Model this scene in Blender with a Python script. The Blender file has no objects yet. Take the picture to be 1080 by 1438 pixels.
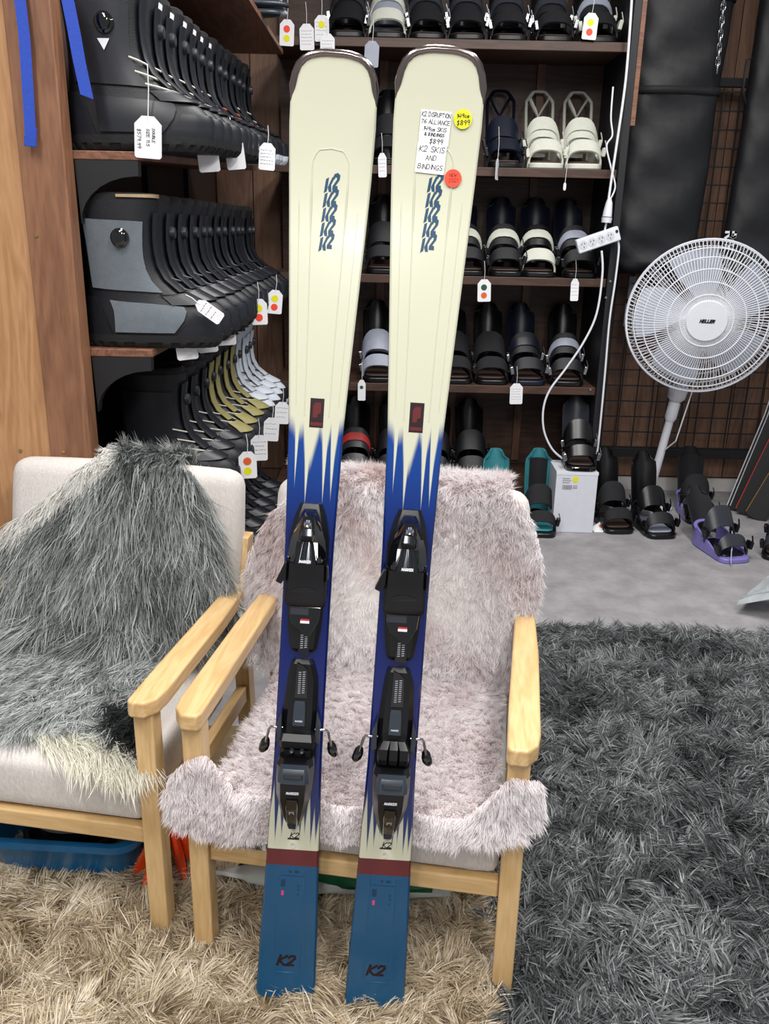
import bpy, math, random
import numpy as np
from mathutils import Matrix, Vector

# ------------------------------------------------------------------ camera
scene = bpy.context.scene
COL = scene.collection
FPX, PITCH, ROLL, CAMH = 1200.0, math.radians(18.5), math.radians(1.2), 1.26
cam_data = bpy.data.cameras.new('camera')
cam = bpy.data.objects.new('camera', cam_data)
COL.objects.link(cam)
CAM_R = Matrix.Rotation(math.pi / 2 - PITCH, 3, 'X') @ Matrix.Rotation(ROLL, 3, 'Z')
cam.matrix_world = Matrix.Translation((0, 0, CAMH)) @ CAM_R.to_4x4()
cam_data.sensor_fit = 'HORIZONTAL'
cam_data.sensor_width = 36.0
cam_data.lens = 36.0 * FPX / 1080.0
cam_data.clip_start = 0.02
scene.camera = cam

# ------------------------------------------------------------------ light and exposure
world = bpy.data.worlds.new('shop_ambience')
scene.world = world
world.use_nodes = True
world.node_tree.nodes['Background'].inputs[0].default_value = (0.92, 0.96, 1.0, 1)
world.node_tree.nodes['Background'].inputs[1].default_value = 0.24


def ceiling_lamp(x, y, sx, sy, watts, z=2.72, col=(1.0, 0.985, 0.96)):
    d = bpy.data.lights.new('ceiling_lamp', 'AREA')
    d.shape = 'RECTANGLE'
    d.size, d.size_y = sx, sy
    d.energy = watts
    d.color = col
    o = bpy.data.objects.new('ceiling_lamp', d)
    o.location = (x, y, z)
    COL.objects.link(o)


ceiling_lamp(-0.75, 0.1, 0.25, 1.5, 37)
ceiling_lamp(0.75, 0.1, 0.25, 1.5, 37)
ceiling_lamp(-0.1, -1.7, 0.25, 1.5, 34)
ceiling_lamp(0.95, 2.3, 0.25, 1.4, 28)
ceiling_lamp(0.1, 2.2, 0.25, 1.3, 22)

vs = scene.view_settings
vs.view_transform = 'Standard'
vs.look = 'None'
vs.exposure = 0.42
vs.gamma = 1.0
vs.use_curve_mapping = False

# ------------------------------------------------------------------ helpers
rnd = random.Random(7)
NR = np.random.default_rng(11)


def px_ray(u, v):
    return CAM_R @ Vector(((u - 540) / FPX, -(v - 719) / FPX, -1))


def on_z(u, v, z):
    d = px_ray(u, v)
    return Vector((0, 0, CAMH)) + d * ((z - CAMH) / d.z)


def on_y(u, v, y):
    d = px_ray(u, v)
    return Vector((0, 0, CAMH)) + d * (y / d.y)


def on_x(u, v, x):
    d = px_ray(u, v)
    return Vector((0, 0, CAMH)) + d * (x / d.x)


CAM_RT = np.array(CAM_R.transposed())


def project(P):
    """world points (n,3) -> photo pixels (n,2)"""
    Q = (P - np.array((0, 0, CAMH))) @ CAM_RT.T
    return np.stack((540 + FPX * Q[:, 0] / -Q[:, 2], 719 - FPX * Q[:, 1] / -Q[:, 2]), 1)


def inside(poly, pts):
    poly = np.array(poly, float)
    x, y = pts[:, 0], pts[:, 1]
    res = np.zeros(len(pts), bool)
    j = len(poly) - 1
    for i in range(len(poly)):
        xi, yi = poly[i]
        xj, yj = poly[j]
        c = ((yi > y) != (yj > y)) & (x < (xj - xi) * (y - yi) / (yj - yi + 1e-12) + xi)
        res ^= c
        j = i
    return res


def smooth_poly(pts, n=2):
    """round an outline by corner cutting"""
    for _ in range(n):
        out = []
        for i in range(len(pts)):
            a, b = pts[i], pts[(i + 1) % len(pts)]
            out.append((a[0] * .75 + b[0] * .25, a[1] * .75 + b[1] * .25))
            out.append((a[0] * .25 + b[0] * .75, a[1] * .25 + b[1] * .75))
        pts = out
    return pts


def srgb(r, g=None, b=None):
    if g is None:
        r, g, b = r
    f = lambda c: (c / 255 / 12.92) if c / 255 <= 0.04045 else ((c / 255 + 0.055) / 1.055) ** 2.4
    return (f(r), f(g), f(b), 1)


class MB:
    """collects geometry for one mesh"""

    def __init__(s):
        s.v, s.f = [], []

    def add(s, verts, faces):
        k = len(s.v)
        s.v += [tuple(p) for p in verts]
        s.f += [tuple(i + k for i in f) for f in faces]
        return s

    def box(s, x0, x1, y0, y1, z0, z1, M=None):
        vs_ = [(x, y, z) for z in (z0, z1) for y in (y0, y1) for x in (x0, x1)]
        if M is not None:
            vs_ = [tuple(M @ Vector(p)) for p in vs_]
        return s.add(vs_, [(0, 2, 3, 1), (4, 5, 7, 6), (0, 1, 5, 4), (2, 6, 7, 3), (0, 4, 6, 2), (1, 3, 7, 5)])

    def prism(s, poly, h0, h1, M=None):
        """polygon in XY extruded from h0 to h1 along Z, then placed by M"""
        n = len(poly)
        vs_ = [(p[0], p[1], h0) for p in poly] + [(p[0], p[1], h1) for p in poly]
        if M is not None:
            vs_ = [tuple(M @ Vector(p)) for p in vs_]
        fs = [tuple(range(n - 1, -1, -1)), tuple(range(n, 2 * n))]
        fs += [(i, (i + 1) % n, n + (i + 1) % n, n + i) for i in range(n)]
        return s.add(vs_, fs)

    def loft(s, rings, cap=True, closed=True):
        n = len(rings[0])
        k = len(s.v)
        for r in rings:
            s.v += [tuple(p) for p in r]
        m = n if closed else n - 1
        for i in range(len(rings) - 1):
            for j in range(m):
                a = k + i * n + j
                b = k + i * n + (j + 1) % n
                s.f.append((a, b, b + n, a + n))
        if cap and closed:
            s.f.append(tuple(range(k + n - 1, k - 1, -1)))
            s.f.append(tuple(range(k + (len(rings) - 1) * n, k + len(rings) * n)))
        return s

    def tube(s, pts, r, seg=6, closed=False, flat=1.0):
        pts = [Vector(p) for p in pts]
        n = len(pts)
        rings = []
        prev = None
        for i, p in enumerate(pts):
            if closed:
                t = pts[(i + 1) % n] - pts[i - 1]
            else:
                t = pts[min(i + 1, n - 1)] - pts[max(i - 1, 0)]
            t.normalize()
            if prev is None:
                a = Vector((0, 0, 1)) if abs(t.z) < .9 else Vector((1, 0, 0))
                u = t.cross(a).normalized()
            else:
                u = (prev - t * prev.dot(t)).normalized()
            prev = u
            w = t.cross(u)
            rr = r[i] if isinstance(r, (list, tuple)) else r
            rings.append([p + (u * math.cos(2 * math.pi * j / seg) + w * math.sin(2 * math.pi * j / seg) * flat) * rr
                          for j in range(seg)])
        if closed:
            rings.append(rings[0])
            return s.loft(rings, cap=False)
        return s.loft(rings)

    def lathe(s, prof, seg=24, M=None, cap=True):
        """profile [(r,z)] turned round Z"""
        rings = []
        for r, z in prof:
            ring = [Vector((r * math.cos(2 * math.pi * j / seg), r * math.sin(2 * math.pi * j / seg), z)) for j in range(seg)]
            if M is not None:
                ring = [M @ p for p in ring]
            rings.append(ring)
        return s.loft(rings, cap=cap)

    def sheet(s, grid, thick=0.0, normal=None):
        """grid[i][j] of points; optional thickness along -normal (Vector) """
        n, m = len(grid), len(grid[0])
        k = len(s.v)
        for row in grid:
            s.v += [tuple(p) for p in row]
        idx = lambda i, j: k + i * m + j
        for i in range(n - 1):
            for j in range(m - 1):
                s.f.append((idx(i, j), idx(i, j + 1), idx(i + 1, j + 1), idx(i + 1, j)))
        if thick:
            G = [[Vector(p) for p in row] for row in grid]
            k2 = len(s.v)
            for i in range(n):
                for j in range(m):
                    if normal is None:
                        a = G[min(i + 1, n - 1)][j] - G[max(i - 1, 0)][j]
                        b = G[i][min(j + 1, m - 1)] - G[i][max(j - 1, 0)]
                        nn = b.cross(a)
                        nn = nn.normalized() if nn.length > 1e-9 else Vector((0, 0, 1))
                    else:
                        nn = normal
                    s.v.append(tuple(G[i][j] - nn * thick))
            id2 = lambda i, j: k2 + i * m + j
            for i in range(n - 1):
                for j in range(m - 1):
                    s.f.append((id2(i, j), id2(i + 1, j), id2(i + 1, j + 1), id2(i, j + 1)))
            for i in range(n - 1):
                s.f.append((idx(i, 0), idx(i + 1, 0), id2(i + 1, 0), id2(i, 0)))
                s.f.append((idx(i, m - 1), id2(i, m - 1), id2(i + 1, m - 1), idx(i + 1, m - 1)))
            for j in range(m - 1):
                s.f.append((idx(0, j), id2(0, j), id2(0, j + 1), idx(0, j + 1)))
                s.f.append((idx(n - 1, j), idx(n - 1, j + 1), id2(n - 1, j + 1), id2(n - 1, j)))
        return s

    def mesh(s, name, m=None, smooth=None):
        me = bpy.data.meshes.new(name)
        me.from_pydata(s.v, [], s.f)
        if m is not None:
            me.materials.append(m)
        if smooth is not None:
            me.polygons.foreach_set('use_smooth', [True] * len(me.polygons))
            me.set_sharp_from_angle(angle=math.radians(smooth))
        me.update()
        return me

    def build(s, name, m, parent=None, smooth=35, bevel=0, segs=2, fix=False):
        me = s.mesh(name, m, smooth)
        if fix:
            import bmesh
            b = bmesh.new()
            b.from_mesh(me)
            bmesh.ops.recalc_face_normals(b, faces=b.faces)
            b.to_mesh(me)
            b.free()
        o = bpy.data.objects.new(name, me)
        COL.objects.link(o)
        if parent is not None:
            o.parent = parent
        if bevel:
            bm_ = o.modifiers.new('soft_edge', 'BEVEL')
            bm_.width = bevel
            bm_.segments = segs
            bm_.limit_method = 'ANGLE'
            bm_.angle_limit = math.radians(35)
        return o


def tag(o, label=None, cat=None, group=None, kind=None):
    if label:
        o['label'] = label
    if cat:
        o['category'] = cat
    if group:
        o['group'] = group
    if kind:
        o['kind'] = kind
    return o


def thing(name, label, cat, loc=(0, 0, 0), rot=None, group=None):
    o = bpy.data.objects.new(name, None)
    o.empty_display_size = .05
    COL.objects.link(o)
    if rot is None:
        o.location = loc
    elif isinstance(rot, (int, float)):
        o.location = loc
        o.rotation_euler = (0, 0, rot)
    else:
        o.matrix_world = Matrix.Translation(loc) @ rot.to_4x4()
    return tag(o, label, cat, group)


KIDS = {}


def kids(o):
    return [c for c in COL.objects if c.parent == o]


def copy_thing(src, parts, loc, rot=0.0, label=None, group=None, scale=None):
    """copy a thing with its recorded parts (list of (part, [subparts]))"""
    r = src.copy()
    COL.objects.link(r)
    r.location = loc
    r.rotation_euler = (0, 0, rot) if isinstance(rot, (int, float)) else rot
    if scale:
        r.scale = scale
    if label:
        r['label'] = label
    if group:
        r['group'] = group
    for p, subs in parts:
        c = p.copy()
        COL.objects.link(c)
        c.parent = r
        for q in subs:
            d = q.copy()
            COL.objects.link(d)
            d.parent = c
    return r


# ------------------------------------------------------------------ materials
def mat(name, col, rough=0.5, metal=0.0, var=0.0, vscale=30.0, bump=0.0, bscale=200.0, stretch=None, spec=0.5,
        coat=0.0, sheen=0.0, col2=None, alpha=1.0, trans=0.0, emit=0.0):
    m = bpy.data.materials.new(name)
    m.use_nodes = True
    nt = m.node_tree
    b = nt.nodes['Principled BSDF']
    c = srgb(col)
    b.inputs['Base Color'].default_value = c
    b.inputs['Roughness'].default_value = rough
    b.inputs['Metallic'].default_value = metal
    b.inputs['Specular IOR Level'].default_value = spec
    b.inputs['Coat Weight'].default_value = coat
    b.inputs['Coat Roughness'].default_value = .05
    b.inputs['Sheen Weight'].default_value = sheen
    b.inputs['Transmission Weight'].default_value = trans
    b.inputs['Alpha'].default_value = alpha
    if var or bump or col2:
        tc = nt.nodes.new('ShaderNodeTexCoord')
        mp = nt.nodes.new('ShaderNodeMapping')
        nt.links.new(tc.outputs['Object'], mp.inputs[0])
        if stretch:
            mp.inputs['Scale'].default_value = stretch
        if var or col2:
            nz = nt.nodes.new('ShaderNodeTexNoise')
            nz.inputs['Scale'].default_value = vscale
            nz.inputs['Detail'].default_value = 5
            nz.inputs['Roughness'].default_value = .6
            nt.links.new(mp.outputs[0], nz.inputs['Vector'])
            mx = nt.nodes.new('ShaderNodeMix')
            mx.data_type = 'RGBA'
            rp = nt.nodes.new('ShaderNodeMapRange')
            rp.inputs[1].default_value = .3
            rp.inputs[2].default_value = .7
            nt.links.new(nz.outputs[0], rp.inputs[0])
            nt.links.new(rp.outputs[0], mx.inputs[0])
            if col2:
                c2 = srgb(col2)
                mx.inputs[6].default_value = c
                mx.inputs[7].default_value = c2
            else:
                mx.inputs[6].default_value = tuple(x * (1 - var) for x in c[:3]) + (1,)
                mx.inputs[7].default_value = tuple(min(1, x * (1 + var)) for x in c[:3]) + (1,)
            nt.links.new(mx.outputs[2], b.inputs['Base Color'])
        if bump:
            n2 = nt.nodes.new('ShaderNodeTexNoise')
            n2.inputs['Scale'].default_value = bscale
            n2.inputs['Detail'].default_value = 4
            nt.links.new(mp.outputs[0], n2.inputs['Vector'])
            bp = nt.nodes.new('ShaderNodeBump')
            bp.inputs['Strength'].default_value = bump
            bp.inputs['Distance'].default_value = .004
            nt.links.new(n2.outputs[0], bp.inputs['Height'])
            nt.links.new(bp.outputs[0], b.inputs['Normal'])
    return m


def wood(name, c1, c2, axis='Z', scale=7.0, rough=.4, coat=0.0):
    """grain running along the given object axis"""
    st = {'X': (.12, 1, 1), 'Y': (1, .12, 1), 'Z': (1, 1, .12)}[axis]
    m = bpy.data.materials.new(name)
    m.use_nodes = True
    nt = m.node_tree
    b = nt.nodes['Principled BSDF']
    b.inputs['Roughness'].default_value = rough
    b.inputs['Coat Weight'].default_value = coat
    tc = nt.nodes.new('ShaderNodeTexCoord')
    mp = nt.nodes.new('ShaderNodeMapping')
    mp.inputs['Scale'].default_value = st
    nt.links.new(tc.outputs['Object'], mp.inputs[0])
    n1 = nt.nodes.new('ShaderNodeTexNoise')
    n1.inputs['Scale'].default_value = scale * 2.2
    n1.inputs['Detail'].default_value = 3
    n1.inputs['Distortion'].default_value = .8
    n2 = nt.nodes.new('ShaderNodeTexNoise')
    n2.inputs['Scale'].default_value = scale * 30
    n2.inputs['Detail'].default_value = 4
    for n in (n1, n2):
        nt.links.new(mp.outputs[0], n.inputs['Vector'])
    # rings: sine of the slow noise
    ma = nt.nodes.new('ShaderNodeMath')
    ma.operation = 'MULTIPLY'
    ma.inputs[1].default_value = 42
    nt.links.new(n1.outputs[0], ma.inputs[0])
    sn = nt.nodes.new('ShaderNodeMath')
    sn.operation = 'SINE'
    nt.links.new(ma.outputs[0], sn.inputs[0])
    ad = nt.nodes.new('ShaderNodeMath')
    ad.operation = 'MULTIPLY_ADD'
    ad.inputs[1].default_value = .22
    nt.links.new(sn.outputs[0], ad.inputs[0])
    nt.links.new(n2.outputs[0], ad.inputs[2])
    rp = nt.nodes.new('ShaderNodeMapRange')
    rp.inputs[1].default_value = .15
    rp.inputs[2].default_value = .85
    nt.links.new(ad.outputs[0], rp.inputs[0])
    mx = nt.nodes.new('ShaderNodeMix')
    mx.data_type = 'RGBA'
    mx.inputs[6].default_value = srgb(c1)
    mx.inputs[7].default_value = srgb(c2)
    nt.links.new(rp.outputs[0], mx.inputs[0])
    nt.links.new(mx.outputs[2], b.inputs['Base Color'])
    bp = nt.nodes.new('ShaderNodeBump')
    bp.inputs['Strength'].default_value = .08
    bp.inputs['Distance'].default_value = .002
    nt.links.new(n2.outputs[0], bp.inputs['Height'])
    nt.links.new(bp.outputs[0], b.inputs['Normal'])
    return m


def fibre_mat(name, rough=.55, transl=.3):
    """fibres coloured per strand through the 'tint' attribute"""
    m = bpy.data.materials.new(name)
    m.use_nodes = True
    nt = m.node_tree
    b = nt.nodes['Principled BSDF']
    out = nt.nodes['Material Output']
    at = nt.nodes.new('ShaderNodeAttribute')
    at.attribute_name = 'tint'
    nt.links.new(at.outputs['Color'], b.inputs['Base Color'])
    b.inputs['Roughness'].default_value = rough
    b.inputs['Specular IOR Level'].default_value = .3
    tr = nt.nodes.new('ShaderNodeBsdfTranslucent')
    nt.links.new(at.outputs['Color'], tr.inputs[0])
    mx = nt.nodes.new('ShaderNodeMixShader')
    mx.inputs[0].default_value = transl
    nt.links.new(b.outputs[0], mx.inputs[1])
    nt.links.new(tr.outputs[0], mx.inputs[2])
    nt.links.new(mx.outputs[0], out.inputs['Surface'])
    return m


M = dict(
    floor=mat('grey_carpet_floor', (150, 147, 150), .95, var=.22, vscale=9, bump=.5, bscale=160),
    ceil=mat('ceiling_paint', (225, 225, 222), .9, var=.03, vscale=3),
    wall_dark=mat('dark_panel_wall', (62, 46, 40), .7, var=.2, vscale=5, stretch=(1, 1, .2)),
    plank=wood('wall_plank_wood', (104, 76, 60), (130, 97, 76), 'Z', 5, .55),
    plank_b=wood('wall_plank_dark_wood', (90, 65, 52), (114, 84, 66), 'Z', 5, .55),
    rack=wood('rack_brown_wood', (58, 40, 33), (82, 57, 45), 'X', 5, .5),
    rack_strip=wood('rack_strip_wood', (84, 58, 46), (112, 78, 60), 'Z', 5, .5),
    rack_edge=wood('rack_shelf_wood', (104, 70, 54), (140, 96, 74), 'X', 6, .45),
    rack_y=wood('rack_shelf_wood_deep', (100, 66, 50), (138, 94, 72), 'Y', 6, .45),
    rack_black=mat('rack_black_paint', (24, 25, 29), .5, var=.1),
    post=wood('post_brown_wood', (118, 80, 58), (146, 103, 76), 'Z', 5, .42),
    post_l=wood('post_honey_wood', (168, 122, 82), (192, 146, 104), 'Z', 5, .42),
    chair=wood('chair_blond_wood', (196, 160, 108), (218, 184, 134), 'Y', 6, .36, .25),
    chair_z=wood('chair_blond_wood_upright', (196, 160, 108), (218, 184, 134), 'Z', 6, .36, .25),
    chair_x=wood('chair_blond_wood_rail', (194, 158, 106), (216, 182, 132), 'X', 6, .36, .25),
    linen=mat('oatmeal_linen', (208, 202, 197), .9, var=.1, vscale=260, bump=.35, bscale=500, sheen=.2, stretch=(1, 1, .25)),
    white=mat('white_plastic', (228, 230, 238), .35, var=.02),
    white_m=mat('white_metal_wire', (232, 234, 240), .3),
    paper=mat('white_paper', (238, 238, 242), .8, var=.02),
    string=mat('white_string', (225, 225, 225), .8, var=.05),
    ink=mat('black_ink', (28, 28, 34), .7, var=.05),
    yellow=mat('yellow_sticker', (232, 226, 24), .6, var=.03),
    red=mat('red_sticker', (244, 72, 44), .6, var=.03),
    green=mat('green_sticker', (24, 84, 52), .6, var=.03),
    orange_s=mat('orange_sticker', (222, 98, 42), .6, var=.03),
    black=mat('black_plastic', (11, 11, 14), .32, var=.1),
    black_gloss=mat('black_gloss_plastic', (6, 6, 8), .06, coat=1.0),
    black_soft=mat('black_fabric', (16, 17, 22), .8, var=.18, vscale=60, bump=.3, bscale=400),
    rubber=mat('black_rubber', (24, 25, 28), .6, var=.15, bump=.2, bscale=120),
    visor=mat('smoked_metal', (66, 68, 74), .12, .9),
    charcoal=mat('charcoal_plastic', (46, 49, 56), .4, var=.1),
    slate=mat('slate_plastic', (50, 57, 66), .3, var=.06),
    navy=mat('navy_plastic', (15, 21, 38), .4, var=.1),
    silver=mat('silver_plate', (176, 178, 182), .35, .7, var=.1),
    steel=mat('steel', (190, 192, 196), .22, 1.0),
    chrome=mat('dark_chrome', (150, 138, 134), .18, 1.0),
    brass=mat('brass_screw', (200, 175, 120), .3, 1.0),
    disc=mat('brown_footbed', (58, 42, 36), .6, var=.15),
)

# ------------------------------------------------------------------ the room
def structure(name, mb, m, parent=None, smooth=None, kind='structure'):
    o = mb.build(name, m, parent, smooth=smooth)
    if kind and parent is None:
        o['kind'] = kind
    return o


XL, YB, ZC = -0.82, 4.25, 2.75
PY = 1.955      # near face of the boot rack
floor = structure('floor', MB().box(-2.2, 3.2, -2.5, YB + .1, -.06, 0), M['floor'])
structure('ceiling', MB().box(-2.2, 3.2, -2.5, YB + .1, ZC, ZC + .05), M['ceil'])
structure('wall_left', MB().box(XL - .06, XL, PY + .04, YB, 0, ZC), M['wall_dark'])
wall_back = structure('wall_back', MB().box(XL, 3.2, YB, YB + .08, 0, ZC), M['plank_b'])
x = XL + .01
i = 0
while x < 3.1:
    w = (.17, .21, .15, .19)[i % 4]
    MB().box(x, x + w - .004, YB - .016, YB - .0005, .07, ZC - .002).build('plank', M['plank'] if i % 2 else M['plank_b'], wall_back,
                                                                       smooth=None, bevel=.002)
    x += w
    i += 1
structure('baseboard_back', MB().box(.95, 3.1, YB - .035, YB - .017, 0, .065),
          mat('baseboard_paint', (196, 192, 188), .5, var=.05))

# ------------------------------------------------------------------ left boot rack
SH1A, SH1B, SH2, SH3, SH4 = 1.402, 1.480, .978, .560, .140
rackL = thing('boot_rack', 'tall brown wooden boot rack running along the left wall', 'rack', (XL, PY, 0))


def rl(mb, name, m, **k):
    """rack parts are given in world metres; shift to the rack's own origin"""
    mb.v = [(p[0] - XL, p[1] - PY, p[2]) for p in mb.v]
    return mb.build(name, m, rackL, **k)


rl(MB().box(-1.20, -.785, PY - .012, PY + .035, 0, 2.3), 'side_panel', M['post_l'], smooth=None, bevel=.003)
rl(MB().box(-.7845, -.688, PY - .022, PY + .035, 0, 2.3), 'post', M['post'], smooth=None, bevel=.003)
for u, v in ((52, 331), (27, 634), (90, 634), (26, 28)):
    p = on_y(u, v, PY - .02)
    yy = PY - .0255 if p.x > -.784 else PY - .0155
    rl(MB().lathe([(.0001, 0), (.004, .0005), (.0045, .003)], 10,
                  Matrix.Translation((p.x, yy, p.z)) @ Matrix.Rotation(-math.pi / 2, 4, 'X')), 'screw', M['brass'])
SHX = -.545
for z0, z1 in ((SH1A, SH1B), (SH2, SH2), (SH3, SH3), (SH4, SH4)):
    mb = MB()
    y0, y1 = PY + .036, 3.70
    xa, xb = XL + .001, SHX
    mb.add([(xa, y0, z0 - .018), (xb, y0, z0 - .018), (xb, y1, z1 - .018), (xa, y1, z1 - .018),
            (xa, y0, z0), (xb, y0, z0), (xb, y1, z1), (xa, y1, z1)],
           [(3, 2, 1, 0), (4, 5, 6, 7), (0, 1, 5, 4), (1, 2, 6, 5), (2, 3, 7, 6), (3, 0, 4, 7)])
    rl(mb, 'shelf', M['rack_y'], smooth=None, bevel=.002)
    # curved bracket below the near end of each shelf
    prof = [(-.688, z0 - .0185), (-.55, z0 - .0185), (-.552, z0 - .05)]
    prof += [(-.552 - .132 * math.sin(a), z0 - .15 + .1 * math.cos(a)) for a in np.linspace(0.05, math.pi / 2, 8)]
    Mx = Matrix(((1, 0, 0, 0), (0, 0, -1, PY + .064), (0, 1, 0, 0), (0, 0, 0, 1)))
    rl(MB().prism(prof, 0, .026, Mx), 'bracket', M['rack_black'], smooth=None)
# top shelf and its joists
rl(MB().box(XL + .001, -.43, 2.75, 3.70, 1.882, 1.900), 'shelf', M['rack_y'], smooth=None, bevel=.002)
for y in (2.45, 3.0, 3.6):
    rl(MB().box(XL + .001, XL + .02, y, y + .03, 0, 2.3), 'upright', M['rack_black'], smooth=None)

# ------------------------------------------------------------------ back binding rack
RX0, RX1, RY0, RY1 = -.50, .951, 3.76, 4.175
SB = [1.960, 1.496, 1.065, .601, .143]
rackB = thing('binding_rack', 'dark brown shelving full of snowboard bindings against the back wall', 'rack', (0, RY0, 0))


def rb(mb, name, m, **k):
    mb.v = [(p[0], p[1] - RY0, p[2]) for p in mb.v]
    return mb.build(name, m, rackB, **k)


rb(MB().box(RX0, RX1, RY1, RY1 + .015, 0, 2.35), 'back_board', M['rack'], smooth=None)
rb(MB().box(RX1 - .030, RX1, RY0 - .02, RY1 - .0005, 0, 2.35), 'side_panel', M['rack_black'], smooth=None, bevel=.002)
rb(MB().box(RX1 + .0005, RX1 + .02, RY0 - .015, RY0 + .02, 1.66, 2.35), 'edge_strip', M['rack_edge'], smooth=None, bevel=.002)
for z in SB:
    rb(MB().box(RX0, RX1 - .0305, RY0 + .012, RY1 - .0005, z - .018, z), 'shelf', M['rack'], smooth=None, bevel=.0015)
    rb(MB().box(RX0, RX1 - .0305, RY0, RY0 + .0115, z - .034, z), 'shelf_lip', M['rack'], smooth=None, bevel=.002)
for xx in (-.06, .30, .63):      # back uprights: paler strips standing on the back board
    rb(MB().box(xx, xx + .035, RY1 - .02, RY1 - .0005, 0.16, 2.35), 'upright', M['rack_strip'], smooth=None)
for u, v in ((851, 418), (829, 547), (857, 395)):
    p = on_y(u, v, RY0 - .02)
    rb(MB().lathe([(.0001, 0), (.005, .001), (.006, .004)], 10,
                  Matrix.Translation((min(p.x, RX1 - .006), RY0 - .024, p.z)) @ Matrix.Rotation(-math.pi / 2, 4, 'X')), 'screw', M['steel'])

# ------------------------------------------------------------------ grid panel on the back wall
GX0, GX1, GZ0, GZ1, GY = .99, 2.28, .245, 1.86, 4.14
grid = thing('wire_gridwall', 'black wire gridwall panel in front of the brown planks', 'display panel', (GX0, GY, GZ0))
g = MB()
xx = 0
while xx <= GX1 - GX0 + .001:
    g.box(xx - .0028, xx + .0028, -.003, .003, 0, GZ1 - GZ0)
    xx += .0762
grid_v = g.build('vertical_wire', M['rack_black'], grid, smooth=None)
grid_v['kind'] = 'stuff'
g = MB()
zz = 0
while zz <= GZ1 - GZ0 + .001:
    g.box(0, GX1 - GX0, -.009, -.0035, zz - .0028, zz + .0028)
    zz += .0762
grid_h = g.build('horizontal_wire', M['rack_black'], grid, smooth=None)
grid_h['kind'] = 'stuff'
MB().box(-.01, GX1 - GX0 + .01, -.016, .012, -.05, -.004).build('bottom_rail', M['rack_black'], grid, smooth=None, bevel=.002)
MB().box(-.01, GX1 - GX0 + .01, -.016, .012, GZ1 - GZ0 + .004, GZ1 - GZ0 + .04).build('top_rail', M['rack_black'], grid, smooth=None, bevel=.002)
for xx in (.1, GX1 - GX0 - .1):
    MB().box(xx - .01, xx + .01, .012, YB - .016 - GY, -.04, -.02).build('wall_bracket', M['rack_black'], grid, smooth=None)

# ------------------------------------------------------------------ fibres (fur, rug pile)
def unit(a):
    return a / (np.linalg.norm(a, axis=1, keepdims=True) + 1e-12)


def hash3(P, c, seed):
    k = np.floor(P / c).astype(np.int64)
    h = (k[:, 0] * 73856093) ^ (k[:, 1] * 19349663) ^ (k[:, 2] * 83492791) ^ (seed * 2654435761)
    r = []
    for j in range(4):
        h = (h * 6364136223846793005 + 1442695040888963407 + j) & 0x7fffffffffffffff
        r.append(((h >> 17) & 0xffff) / 65535.0)
    return np.stack(r, 1)


def wob(P, f, seed):
    rs = np.random.default_rng(seed)
    a = np.zeros(len(P))
    for _ in range(5):
        k = rs.normal(size=3) * f
        a += np.sin(P @ k + rs.uniform(0, 6.28))
    return a / 5


def fibres(name, P, D0, bend, L, width, seg, tint, m, parent, tip_tint=None, curl=None, phase=None):
    """ribbons from roots P, starting along D0 and curving by bend over length L"""
    n = len(P)
    k = 2 * seg + 1
    V = np.zeros((n, k, 3), np.float32)
    C4 = np.ones((n, k, 4), np.float32)
    side = unit(np.cross(D0 + .3 * bend, NR.normal(size=(n, 3))))
    L = L[:, None]
    for i in range(seg + 1):
        s = i / seg
        c = P + D0 * L * s + bend * L * s * s
        if curl is not None:
            c = c + curl * (np.sin(phase + 7.5 * s) - np.sin(phase))[:, None] * s
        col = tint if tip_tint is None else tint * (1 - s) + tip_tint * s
        if i < seg:
            w = width * (1 - .55 * s)
            V[:, 2 * i] = c - side * w
            V[:, 2 * i + 1] = c + side * w
            C4[:, 2 * i, :3] = col
            C4[:, 2 * i + 1, :3] = col
        else:
            V[:, 2 * seg] = c
            C4[:, 2 * seg, :3] = col
    fq = []
    for i in range(seg - 1):
        fq += [2 * i, 2 * i + 1, 2 * i + 3, 2 * i + 2]
    fq += [2 * seg - 2, 2 * seg - 1, 2 * seg]
    starts = np.array([4 * i for i in range(seg)], np.int64)
    nl = len(fq)
    loops = (np.array(fq)[None, :] + (np.arange(n) * k)[:, None]).ravel().astype(np.int32)
    ls = (starts[None, :] + (np.arange(n) * nl)[:, None]).ravel().astype(np.int32)
    me = bpy.data.meshes.new(name)
    me.vertices.add(n * k)
    me.vertices.foreach_set('co', V.reshape(-1))
    me.loops.add(len(loops))
    me.loops.foreach_set('vertex_index', loops)
    me.polygons.add(len(ls))
    me.polygons.foreach_set('loop_start', ls)
    me.update(calc_edges=True)
    me.polygons.foreach_set('use_smooth', np.ones(len(ls), bool))
    at = me.attributes.new('tint', 'FLOAT_COLOR', 'POINT')
    at.data.foreach_set('color', C4.reshape(-1))
    me.materials.append(m)
    me.update()
    o = bpy.data.objects.new(name, me)
    COL.objects.link(o)
    o.parent = parent
    o['kind'] = 'stuff'
    return o


FIB = fibre_mat('fur_fibre', .5, .35)
PILE = fibre_mat('rug_fibre', .7, .25)


def lin(c):
    return np.array(srgb(c)[:3])


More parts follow.
